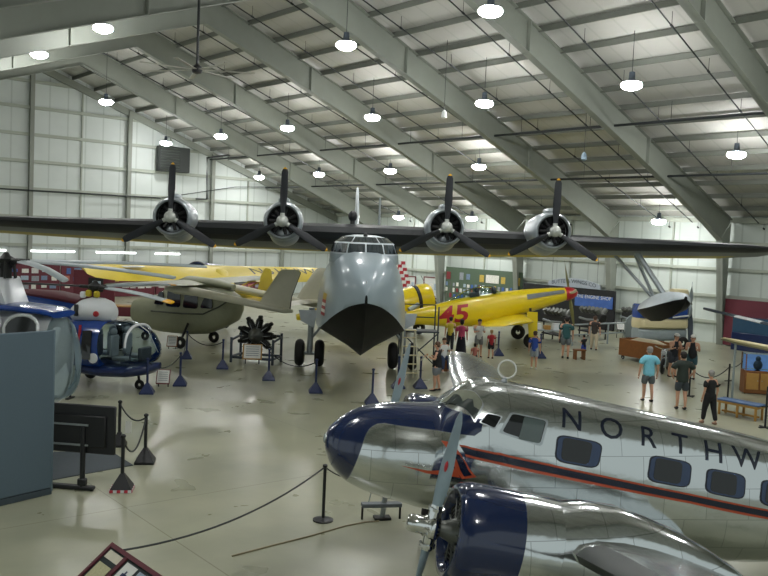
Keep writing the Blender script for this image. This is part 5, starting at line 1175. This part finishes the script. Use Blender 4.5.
# wooden crate cart
a, b = G(618.5, 358.5), G(662, 367); d = (b - a); r = thing('crate_cart', 'low brown wooden crate cart with a pale engine lying in it', 'cart', a, math.atan2(d.y, d.x)); Lc = d.length; wd = 1.1
for y in (0, wd): MB().box((Lc / 2, y, .55), (Lc, .05, .75), bev=.01).build('side_board', M_wood, r)
for x in (0, Lc): MB().box((x, wd / 2, .55), (.05, wd, .75), bev=.01).build('end_board', M_wood, r)
MB().box((Lc / 2, wd / 2, .2), (Lc, wd, .06), bev=.01).build('floor_board', M_woodl, r)
m = MB(); m.loft([ringx(x, w_, zb, zt_) for x, w_, zb, zt_ in ((.15, .2, .5, .85), (.6, .4, .4, 1.0), (Lc * .6, .4, .4, 1.02), (Lc - .2, .2, .5, .85))]); m.M = Matrix.Translation((0, wd / 2, 0)); m.build('engine_load', mat('load_tan', '#8c8468', .6), r)
for x in (.2, Lc - .2):
    for y in (.05, wd - .05): m = MB(); m.torus((x, y, .1), (0, 1, 0), .07, .03, n=16, m=6); m.tube((x, y, .1), (x, y, .2), .03); m.build('caster', M_rubber, r)
# motorcycle
p = G(665, 372); r = thing('motorcycle', 'black motorcycle parked among the visitors beside the crate cart', 'motorcycle', p, yaw(-.45, -.9))
for x in (-.7, .7): m = MB(); m.torus((x, 0, .31), (0, 1, 0), .25, .06, n=26, m=8); m.lathe([(.06, -.08), (.06, .08)], o=(x, 0, .31), ax=(0, 1, 0), n=12, mi=1); [m.tube((x, 0, .31), (x + .24 * math.cos(k * PI / 5), 0, .31 + .24 * math.sin(k * PI / 5)), .008, n=4, mi=1) for k in range(10)]; m.build('wheel', [M_rubber, M_steel], r)
MB().box((0, 0, .42), (.5, .3, .34), bev=.05).build('engine', M_engl, r)
m = MB(); m.ell((.15, 0, .78), (.32, .16, .15)); m.build('fuel_tank', M_black, r); m = MB(); m.ell((-.35, 0, .74), (.36, .15, .09)); m.build('seat', M_seat, r)
m = MB(); m.tube((.7, .08, .31), (.5, .08, .98), .03); m.tube((.7, -.08, .31), (.5, -.08, .98), .03); m.build('fork', M_chrome, r)
m = MB(); m.path([V((.3, .4, 1.05)), V((.48, .18, 1.0)), V((.5, 0, .98)), V((.48, -.18, 1.0)), V((.3, -.4, 1.05))], .02); m.build('handlebar', M_chrome, r)
MB().lathe([(.02, -.08), (.1, -.04), (.1, .06)], o=(.62, 0, .85), ax=(1, 0, 0), n=14).build('headlamp', M_hwhite, r); m = MB(); m.tube((-.1, -.18, .25), (-.9, -.2, .28), .05); m.build('exhaust_pipe', M_chrome, r)
# cream and blue cabin airplane behind the float, with its vertical propeller
ca = thing('cabin_airplane', 'cream and blue cabin airplane parked behind the lowered wing float', 'airplane', L((664 - 384) / FPX * 43.5, 43.5), yaw(.96, .28))
def pill(x, w_, zb, zt_, n=16): return [V((x, w_ * math.copysign(abs(math.cos(a)) ** .4, math.cos(a)), (zb + zt_) / 2 + (zt_ - zb) / 2 * math.copysign(abs(math.sin(a)) ** .5, math.sin(a)))) for a in [2 * PI * k / n for k in range(n)]]
def cl(x0): return [(1.25, .4), (1.05, .6), (.2, .68), (-.9, .66), (-1.35, .6), (-1.5, .4)]
for nm, z0, z1, mt_ in (('belly', .35, .95, M_rot), ('lower_side', .95, 1.45, M_cream), ('blue_side', 1.45, 2.15, M_blue), ('cabin_top', 2.15, 2.95, M_cream)):
    m = MB(); m.loft([pill(x, w_ * (.86 if nm == 'belly' else .9 if nm == 'cabin_top' else 1), z0, z1 + .02 - (.0 if nm != 'cabin_top' else max(0, -x - .8) * .25)) for x, w_ in (cl(0) if nm != 'cabin_top' else [(1.22, .4), (1.05, .55), (.7, .5), (.5, .3)])]); m.build(nm, mt_, ca)
MB().box((-.15, -.66, 1.95), (.8, .08, .3), bev=.02).build('side_window', M_glassd, ca); MB().box((.62, -.66, 1.62), (.9, .05, .06), R=Euler((0, -.12, 0)).to_matrix()).build('white_stripe', M_hwhite, ca)
m = MB(); m.lathe([(.5, 1.2), (.52, 1.3), (.42, 1.45), (.15, 1.5)], o=(0, 0, 1.9), ax=(1, 0, 0), n=20); m.build('engine_cowl', M_rot, ca)
m = MB(); m.lathe([(.12, 1.45), (.12, 1.6), (.04, 1.7)], o=(0, 0, 2.2), ax=(1, 0, 0), n=14); pr = m.build('propeller', M_engl, ca)
for q, L_ in ((-.05, 1.15), (PI + .1, 2.0)): m = MB(); blade(m, q, L_, .3, r0=.06, o=(1.6, 0, 2.2), twist=1.7); m.build('blade', M_rot if q < 0 else M_lamph, pr)
for s in (-1, 1): m = MB(); m.tube((.5, .5 * s, .6), (.6, .95 * s, .35), .06); m.torus((.6, 1.0 * s, .32), (0, 1, 0), .21, .11); m.build('wheel', M_rubber, ca)
m = MB(); m.tube((-1.2, 0, .5), (-1.2, 0, .0), .05); m.build('tail_stand', M_black, ca)
# rounded grey rudder standing by the crate
p = G(634, 342); r = thing('rudder', 'grey rounded rudder with small blue mark standing behind the crate cart', 'rudder', p, yaw(1, .1))
pts = [V((-.5, 0, .25)), V((.5, 0, .25)), V((.5, 0, 1.0))] + [V((.5 * math.cos(a), 0, 1.0 + .45 * math.sin(a))) for a in seg(0, PI, 10)][1:]
MB().slab(pts, (0, .12, 0)).build('surface', M_rot, r); MB().lathe([(.09, -.02), (.09, .01)], o=(.05, -.01, .85), ax=(0, -1, 0), n=14).build('round_mark', M_blue, r); MB().box((0, .06, .13), (.7, .5, .26), bev=.02).build('stand', M_black, r)
# maroon wall panel and blue case at the side wall
r, w, zt = wall_board(726, 297.5, 800, 306, .05, 'tall maroon exhibit board on the side wall beside the column', M_maroon, UR - .6)
MB().box((w * .3, -.07, zt * .45), (.7, .03, .5), bev=.01).build('picture', pics[6], r)
p = PL(734, 345, 0, UR - 1.6); r = thing('display_case', 'dark blue glass display case in front of the maroon board', 'display case', (UR - 1.6, p.y, 0), -PI / 2)
MB().box((1.2, 0, .45), (2.4, .7, .9), bev=.02).build('base', M_blued, r); MB().box((1.2, 0, 1.3), (2.36, .66, .8), bev=.01).build('glass_top', mat('case_blue', '#2c4c66', .15, coat=.5), r); MB().box((2.2, -.36, 1.3), (.05, .04, .85)).build('edge_strip', M_rot, r)
# dark grey rotor reaching in from the side
c = P(860, 346, 27); r = thing('rotor_display', 'long grey and black helicopter rotor blade reaching in beside the maroon board', 'rotor', (c.x, c.y, 0))
MB().tube((0, 0, 0), (0, 0, c.z), .12, n=14).build('mast', M_eng, r)
e = P(704, 308.5, 33) - c; e2 = V((e.x, e.y, 0)).normalized(); t = V((-e2.y, e2.x, 0)); m = MB(); rings = []; ks = [0, .2, .4, .55, .57, .75, .77, .95, 1]
for k in ks: q = V((0, 0, c.z)) + e * k; w_ = .18 if k < .98 else .05; rings.append([q + t * (w_ * math.cos(a)) + V((0, 0, .05 * math.sin(a))) for a in [2 * PI * i / 10 for i in range(10)]])
m.loft(rings, mif=lambda i, k: 1 if i in (4,) else 0); m.build('blade', [M_lamph, M_hwhite], r)
# cream wing reaching in above the wooden cabinet
a = P(723, 337.5, 29.5); b = P(800, 352, 27.0); r = thing('cream_wing', 'cream airplane wing tip reaching in over the wooden cabinet', 'wing', (b.x, b.y, 0)); m = MB(); rings = []
for k, chd in ((0, .35), (.04, .9), (.3, 1.5), (1, 1.7)):
    q = a + (b - a) * k - r.location; fd = -FWD
    rings.append([q + fd * (chd * (.5 - x)) + V((0, 0, chd * (c_ * .3 + t_ * .11) - .12 * chd * x + .0)) for x, c_, t_ in FOIL])
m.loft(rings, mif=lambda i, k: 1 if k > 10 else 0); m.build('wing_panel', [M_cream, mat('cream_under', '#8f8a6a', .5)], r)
for k in (.18, .95): q = a + (b - a) * k - r.location; MB().tube((q.x, q.y, 0), (q.x, q.y, q.z - .05), .04).build('support_post', M_rot, r)
# wooden cabinet with glass top
p = G(756, 393); r = thing('display_cabinet', 'wooden display cabinet with two pale door panels and glass top under the cream wing', 'cabinet', p, yaw(1, -.12))
MB().box((0, 0, .42), (1.0, .6, .8), bev=.015).build('body', M_wood, r)
for x in (-.24, .24): d_ = MB().box((x, -.31, .45), (.42, .03, .58), bev=.008).build('door', M_woodl, r); MB().ell((x * .3, -.34, .48), (.02, .02, .02), n=8).build('knob', M_steel, d_)
MB().box((0, 0, 1.12), (.96, .56, .58), bev=.006).build('glass_top', glass('case_glass', '#c8dce6', .2), r)
for x in (-.48, .48):
    for y in (-.28, .28): MB().box((x, y, 1.12), (.03, .03, .6)).build('corner_post', M_wood, r)
MB().box((0, .2, 1.1), (.9, .03, .5), bev=.004).build('back_panel', mat('case_light', '#7f9fd0', .5, var=.3, emit=.4), r); m = MB(); m.ell((0, 0, 1.0), (.16, .1, .18)); m.ell((0, 0, 1.22), (.09, .09, .1)); m.build('model_bust', M_lamph, r)
# bench
p = G(740, 417); r = thing('bench', 'low wooden bench with flat blue top behind the airliner fuselage', 'bench', p, yaw(.62, -.78))
MB().box((0, 0, .46), (1.35, .5, .05), bev=.012).build('seat', mat('bench_blue', '#3d5a80', .5), r); MB().box((0, 0, .40), (1.3, .46, .08), bev=.01).build('apron', M_woodl, r)
for x in (-.58, 0, .58): 
    for y in (-.19, .19): MB().box((x, y, .2), (.07, .05, .4), bev=.008).build('leg', M_woodl, r)
MB().box((0, 0, .1), (1.2, .05, .06), bev=.008).build('stretcher', M_woodl, r)
# slim black posts and rope on the right
def slim(px, py, label, h=1.05):
    r = thing('rope_post', label, 'stanchion', G(px, py), yaw(1, .3), 'slim black rope posts near the motorcycle')
    MB().box((0, 0, .02), (.42, .07, .035), bev=.008).build('base', M_black, r); MB().box((0, 0, .021), (.07, .42, .035), bev=.008).build('base', M_black, r)
    MB().tube((0, 0, .03), (0, 0, h), .03, n=10).build('post', M_black, r); MB().tube((-.16, 0, .62), (.16, 0, .62), .02, n=6).build('cross_bar', M_black, r); return r
p1 = slim(727.5, 399, 'slim black rope post with cross bar beside the blue topped bench', 1.2); p2 = slim(689, 396.5, 'slim black rope post partly behind the man in dark green'); p3 = slim(765, 428, 'slim black rope post closest to the airliner fuselage', 1.2)
rope(top_of(p1, 1.1), top_of(p2), .35, 'thin dark rope hanging between the slim posts by the woman in black'); rope(top_of(p1, 1.1), G(744, 360, 1.0), .1, 'thin dark rope from the slim post back to the cabinet')
# step ladder and work stand beside the flying boat
p = G(407, 380); r = thing('step_ladder', 'pale wooden step ladder standing under the flying boat side', 'ladder', p, yaw(.2, -1))
for s in (-1, 1): MB().tube((.35, .32 * s, 0), (0, .22 * s, 1.75), .035, n=6).build('side_rail', M_tan, r); MB().tube((-.4, .3 * s, 0), (0, .2 * s, 1.72), .025, n=6).build('rear_leg', M_tan, r)
for k in range(1, 6): z = .3 * k; MB().box((.35 - .35 * z / 1.75, 0, z), (.12, .6 - .18 * z / 1.75, .03), bev=.005).build('step', M_cream, r)
MB().box((0, 0, 1.76), (.2, .5, .04), bev=.01).build('top', M_cream, r)
p = G(417, 365); r = thing('work_platform', 'dark steel work platform with handrail beside the flying boat bow', 'platform', p, yaw(1, .1))
MB().box((0, 0, 1.35), (1.5, .9, .06), bev=.01).build('deck', M_lamph, r)
for x in (-.7, .7):
    for y in (-.42, .42): MB().tube((x, y, 0), (x, y, 2.35), .03, n=8).build('post', M_lamph, r)
for z in (1.85, 2.35): MB().tube((-.7, .42, z), (.7, .42, z), .025, n=6).build('handrail', M_lamph, r)
m = MB(); m.tube((-.7, -.42, 0), (.7, -.42, 1.3), .025); m.tube((.7, -.42, 0), (-.7, -.42, 1.3), .025); m.build('brace', M_lamph, r)
# ------------------------------------------------------------------ people
def skinned(verts, edges, root=0, sub=1):
    """continuous surface grown around a skeleton: verts = [(co, radius)]"""
    me = bpy.data.meshes.new('s'); me.from_pydata([v[0] for v in verts], edges, []); o = bpy.data.objects.new('s', me); COL.objects.link(o)
    md = o.modifiers.new('k', 'SKIN'); md.use_smooth_shade = True; md.branch_smoothing = .4
    for i, v in enumerate(verts):
        sv = me.skin_vertices[0].data[i]; sv.radius = (v[1], v[1]); sv.use_root = (i == root)
    s = o.modifiers.new('u', 'SUBSURF'); s.levels = sub; s.render_levels = sub
    dg = bpy.context.evaluated_depsgraph_get(); r = bpy.data.meshes.new_from_object(o.evaluated_get(dg)); bpy.data.objects.remove(o)
    vs = [v.co.copy() for v in r.vertices]; fs = [list(p.vertices) for p in r.polygons]; bpy.data.meshes.remove(r); return vs, fs
SKIN = [mat('skin_fair', '#c99b80', .55), mat('skin_tan', '#b07f63', .55)]
HAIR = {'grey': mat('hair_grey', '#8d8a84', .7), 'brown': mat('hair_brown', '#4a3526', .7), 'black': mat('hair_black', '#1b1715', .7), 'blond': mat('hair_blond', '#9a7a4d', .7)}
M_eye = mat('eye_dark', '#1d1712', .3)
def cloth(c): return mat('cloth_' + c.strip('#'), c, .8, var=.15, scale=20)
def person(px, py, h, face, label, top, bottom, shoes='#23201f', hair='brown', hair_len=.0, long=False, sleeve=.5, skirt=False, arms='down', stride=.04, hat=None, seat=None, build_=1.0, lean=0.0, skin=0, at=None, group=None):
    r = thing('person', label, 'person', at if at is not None else G(px, py), yaw(*face), group); S_ = SKIN[skin]
    k = build_; Hd = h
    def q(x, y, z): return V((x * Hd, y * Hd, z * Hd))
    ln = lean
    if seat is None:
        hipz = .525
        legs = {s: [q(.0, .052 * s * k, .50), q(.012 + stride * s * .5, .058 * s + .012 * s * (abs(stride) > .05), .285), q(stride * s - .01, .06 * s + .02 * s * (abs(stride) > .05), .045), q(stride * s + .085, .066 * s + .02 * s * (abs(stride) > .05), .018)] for s in (1, -1)}
        bz = 0
    else:
        bz = seat / Hd - .50 + .06; legs = {s: [q(.0, .055 * s, .50 + bz), q(.24, .07 * s, .50 + bz), q(.25, .075 * s, .045), q(.33, .08 * s, .018)] for s in (1, -1)}
    sp = [q(0, 0, .535 + bz), q(.005 + ln * .3, 0, .62 + bz), q(ln * .7, 0, .72 + bz), q(ln, 0, .795 + bz), q(.005 + ln * 1.1, 0, .845 + bz)]
    hb_ = sp[-1]; hd = [hb_ + q(.008, 0, .035), hb_ + q(.016, 0, .075), hb_ + q(.012, 0, .115), hb_ + q(.006, 0, .145)]
    sh = {s: sp[3] + q(-.005, .105 * s * k, .012) for s in (1, -1)}
    if arms == 'down': el_ = {s: sh[s] + q(-.015, .035 * s, -.165) for s in (1, -1)}; wr = {s: el_[s] + q(.045, .008 * s, -.145) for s in (1, -1)}
    elif arms == 'forward': el_ = {s: sh[s] + q(.03, .03 * s, -.15) for s in (1, -1)}; wr = {s: el_[s] + q(.14, -.03 * s, .035) for s in (1, -1)}
    elif arms == 'one_up': el_ = {1: sh[1] + q(.06, .03, -.14), -1: sh[-1] + q(-.015, -.035, -.165)}; wr = {1: el_[1] + q(.13, -.02, .07), -1: el_[-1] + q(.045, -.005, -.145)}
    else: el_ = {s: sh[s] + q(-.02, .075 * s, -.14) for s in (1, -1)}; wr = {s: el_[s] + q(.09, -.05 * s, -.09) for s in (1, -1)}
    hn = {s: wr[s] + (wr[s] - el_[s]).normalized() * .045 * Hd for s in (1, -1)}
    vs = [(sp[0], .072 * k * Hd), (sp[1], .068 * k * Hd), (sp[2], .078 * k * Hd), (sp[3], .066 * k * Hd), (sp[4], .031 * Hd), (hd[0], .040 * Hd), (hd[1], .053 * Hd), (hd[2], .052 * Hd), (hd[3], .028 * Hd)]
    ed = [(i, i + 1) for i in range(8)]
    for s in (1, -1):
        b0 = len(vs); L_ = legs[s]; vs += [(L_[0], .060 * k * Hd), (L_[1], .037 * Hd), (L_[1] * .45 + L_[2] * .55 + q(-.01, 0, .03), .034 * Hd), (L_[2], .021 * Hd), (L_[3], .019 * Hd)]; ed += [(0, b0)] + [(b0 + i, b0 + i + 1) for i in range(4)]
        b0 = len(vs); vs += [(sh[s], .042 * k * Hd), (el_[s], .026 * Hd), (wr[s], .017 * Hd), (hn[s], .020 * Hd)]; ed += [(3, b0)] + [(b0 + i, b0 + i + 1) for i in range(3)]
    V_, F_ = skinned(vs, ed)
    def flat(v, f=.74):
        if v.z > .5 * Hd + bz * Hd and abs(v.y) < .15 * Hd and v.z < .83 * Hd + bz * Hd: c = ln * Hd * min(1, max(0, (v.z / Hd - bz - .535) / .26)); return V((c + (v.x - c) * f, v.y, v.z))
        return v
    m = MB(); m.add([flat(v) for v in V_], F_)
    for s in (1, -1):                     # fingers and thumb
        d = (hn[s] - wr[s]).normalized(); side = V((0, 1, 0)).cross(d); side = V((1, 0, 0)) if side.length < .1 else side.normalized(); pn = d.cross(side)
        for i, (o_, l_) in enumerate(((-.016, .036), (-.006, .042), (.005, .040), (.015, .031))):
            b0 = hn[s] + side * o_ * Hd + d * .012 * Hd; mid_ = b0 + d * l_ * .55 * Hd; m.path([b0, mid_, mid_ + (d * .75 + pn * .5 * -s).normalized() * l_ * .5 * Hd], [.0055 * Hd, .005 * Hd, .004 * Hd], n=5)
        b0 = wr[s] + side * .016 * Hd + d * .014 * Hd; m.path([b0, b0 + (side + d * .6).normalized() * .022 * Hd, b0 + (side * .5 + d).normalized() * .044 * Hd], [.006 * Hd, .0055 * Hd, .0045 * Hd], n=5)
    c = hd[1]; m.ell(c + q(.056, 0, -.004), (.012 * Hd, .009 * Hd, .014 * Hd), n=8, m=6)
    for s in (1, -1): m.ell(c + q(.0, .054 * s, .0), (.012 * Hd, .006 * Hd, .017 * Hd), n=8, m=6); m.ell(c + q(.047, .019 * s, .012), (.006 * Hd, .008 * Hd, .005 * Hd), n=8, m=5, mi=1)
    m.ell(c + q(.050, 0, -.028), (.005 * Hd, .016 * Hd, .004 * Hd), n=8, m=5, mi=2); m.build('body', [S_, M_eye, mat('lip', '#9a5a50', .5)], r, angle=70)
    # shirt
    tv = [(sp[0] + q(0, 0, -.085), .092 * k * Hd), (sp[0] + q(0, 0, -.01), .103 * k * Hd), (sp[1], .097 * k * Hd), (sp[2], .096 * k * Hd), (sp[3] + q(0, 0, .0), .078 * k * Hd), (sp[4] + q(0, 0, -.022), .040 * Hd)]; te = [(i, i + 1) for i in range(5)]
    if sleeve:
        for s in (1, -1):
            b0 = len(tv); e_ = sh[s] + (el_[s] - sh[s]) * min(1, sleeve / .5 * .78); tv += [(sh[s], .058 * k * Hd), (e_, .046 * k * Hd)]; te += [(4, b0), (b0, b0 + 1)]
            if sleeve > .6: tv += [(wr[s] + (el_[s] - wr[s]) * .1, .026 * Hd)]; te += [(b0 + 1, b0 + 2)]
    else:
        for s in (1, -1): b0 = len(tv); tv += [(sp[3] + (sh[s] - sp[3]) * .72, .056 * k * Hd)]; te += [(4, b0)]
    a_, b_ = skinned(tv, te); MB().add([flat(v, .86) for v in a_], b_).build('shirt' if not skirt else 'top', cloth(top), r, angle=70)
    # trousers, shorts or skirt
    if skirt:
        m = MB(); rings = [[V(((sp[0].x) + w_ * Hd * .8 * math.cos(t), w_ * Hd * math.sin(t), z_ * Hd)) for t in [2 * PI * i / 18 for i in range(18)]] for z_, w_ in ((.62, .075), (.54, .095), (.40, .115), (.2, .14), (.14, .145))]; m.loft(rings); m.build('skirt', cloth(bottom), r)
    else:
        pv = [(sp[0] + q(0, 0, .09), .094 * k * Hd), (sp[0] + q(0, 0, -.02), .104 * k * Hd)]; pe = [(0, 1)]
        for s in (1, -1):
            b0 = len(pv); L_ = legs[s]; pv += [(L_[0] + q(0, .004 * s, -.01), .082 * k * Hd), (L_[1] + (L_[0] - L_[1]) * (.12 if not long else 0), .056 * Hd if not long else .054 * Hd)]; pe += [(1, b0), (b0, b0 + 1)]
            if long: pv += [(L_[2] + q(0, 0, .02), .042 * Hd)]; pe += [(b0 + 1, b0 + 2)]
        a_, b_ = skinned(pv, pe, root=1); MB().add([flat(v, .9) for v in a_], b_).build('trousers' if long else 'shorts', cloth(bottom), r, angle=70)
    for s in (1, -1):
        p_ = legs[s][2]; m = MB(); m.ell((p_.x + .035 * Hd, p_.y, .020 * Hd), (.072 * Hd, .028 * Hd, .020 * Hd), n=12, m=7); m.ell((p_.x - .005 * Hd, p_.y, .030 * Hd), (.032 * Hd, .027 * Hd, .026 * Hd), n=10, m=6); m.build('shoe', cloth(shoes), r)
    # hair or hat
    c = hd[2]; m = MB(); m.ell(c + q(-.010, 0, .005), (.058 * Hd, .058 * Hd, .050 * Hd), n=14, m=9); m.ell(c + q(-.024, 0, -.03 - hair_len * .4), (.040 * Hd, .052 * Hd, (.045 + hair_len) * Hd), n=12, m=8); m.build('hair', HAIR[hair], r)
    if hat:
        m = MB(); m.ell(c + q(.0, 0, .018), (.062 * Hd, .060 * Hd, .046 * Hd), n=14, m=8); m.ell(c + q(.06, 0, .01), (.045 * Hd, .045 * Hd, .008 * Hd), n=12, m=6); m.build('cap', cloth(hat), r)
    return r
AW = (.1, 1)
person(647, 401.5, 1.78, (-.1, 1), 'man in light blue shirt and grey shorts walking away across the open floor', '#7cc4d8', '#5d6468', hair='grey', build_=1.22, stride=.05)
person(680.5, 409.5, 1.80, (-.05, 1), 'man in dark green shirt and dark grey shorts walking away', '#26302a', '#3d454b', hair='black', build_=1.2, stride=.03, arms='out')
person(708.5, 424, 1.55, (-.3, 1), 'woman with short grey hair all in black standing behind the airliner fuselage', '#141517', '#17181b', hair='grey', long=True, build_=1.0, stride=.08, shoes='#8a6a58')
person(672, 377, 1.70, (.35, -1), 'person in white cap and dark vest leaning over the motorcycle', '#20242b', '#3b4048', hat='#d9dad6', sleeve=0, arms='forward', lean=.06, build_=1.1)
person(691, 379, 1.70, (-.45, -1), 'person in white cap, dark vest and teal shorts facing the motorcycle', '#1c1f24', '#31525c', hat='#e0dfda', sleeve=0, arms='forward', lean=.04, build_=1.1)
person(565, 358.5, 1.82, (.15, 1), 'man in teal shirt and grey shorts standing near the engine exhibit', '#2f5a5c', '#6c7478', hair='black', build_=1.12)
person(583, 358.5, 1.05, (-.6, .8), 'small boy in black top and bright blue shorts beside the brown stool', '#17181c', '#2a45a0', hair='black', arms='forward')
person(593.5, 350, 1.62, (.4, 1), 'man in dark brown shirt and beige trousers near the guard rail', '#332d29', '#b7ab93', hair='brown', long=True, stride=.06, build_=1.1)
person(533.5, 369, 1.5, (.3, 1), 'boy in bright blue shirt and light grey shorts below the racer nose', '#2b4a9a', '#9aa3a8', hair='brown', shoes='#d5d5d0')
person(460.5, 357.5, 1.62, (.1, 1), 'woman in pink top and long dark skirt under the number 45', '#c0486c', '#1c1d28', hair='black', skirt=True, hair_len=.02)
person(478, 357, 1.62, (.2, -1), 'person in white shirt standing below the racer cockpit', '#c9cdcb', '#7d8282', hair='black', arms='forward')
person(490.5, 358.5, 1.22, (-.2, 1), 'child in red shirt and dark shorts beside a blue stanchion', '#b02f38', '#1b1c22', hair='blond')
p_ = G(443, 371); person(443, 371, 1.5, (.2, -1), 'person in white shirt and jeans sitting on a low box behind the man in black', '#d6d8d6', '#32405c', hair='brown', long=True, seat=.42, arms='forward', shoes='#e0e0dc')
r = thing('wooden_box', 'low wooden box used as a seat below the yellow racer tail', 'box', p_ , yaw(.2, -1)); MB().box((-.05, 0, .2), (.4, .5, .4), bev=.012).build('crate', M_wood, r); MB().box((-.05, 0, .41), (.43, .53, .03), bev=.006).build('lid', M_woodl, r)
person(436, 391, 1.62, (-1, .25), 'man in black shirt and grey shorts holding a small white paper', '#15171a', '#70767b', hair='brown', arms='forward', build_=1.2)
q_ = G(436, 391); r = thing('paper_sheet', 'small white sheet of paper held by the man in black', 'paper', q_ + V((0, 0, 1.02)) + RGT * -.48 + FWD * .1, yaw(-1, .25)); MB().box((0, 0, .03), (.02, .2, .16), R=Euler((0, -.5, 0)).to_matrix(), bev=.003).build('sheet', M_paper, r)
person(449.5, 352, 1.55, (.1, 1), 'person in yellow shirt and dark trousers behind the woman in pink', '#b9a838', '#23252b', hair='black', long=True)
person(474, 369, 1.0, (.1, 1), 'small child with dark hair in coral top behind the silver wing tip', '#a8665a', '#3a3030', hair='black', hair_len=.015)
# ------------------------------------------------------------------ camera, light
cd = bpy.data.cameras.new('camera'); cam = bpy.data.objects.new('camera', cd); COL.objects.link(cam)
cd.sensor_width = 36; cd.lens = FPX / 768 * 36; cd.clip_end = 300
cam.matrix_world = Matrix.Translation(CAM) @ ROT.to_4x4(); SC.camera = cam
w = bpy.data.worlds.new('world'); SC.world = w; w.use_nodes = True
w.node_tree.nodes['Background'].inputs[0].default_value = (.80, .90, .88, 1); w.node_tree.nodes['Background'].inputs[1].default_value = .66
SC.view_settings.view_transform = 'Standard'; SC.view_settings.look = 'None'; SC.view_settings.exposure = -0.22; SC.view_settings.gamma = 1.0
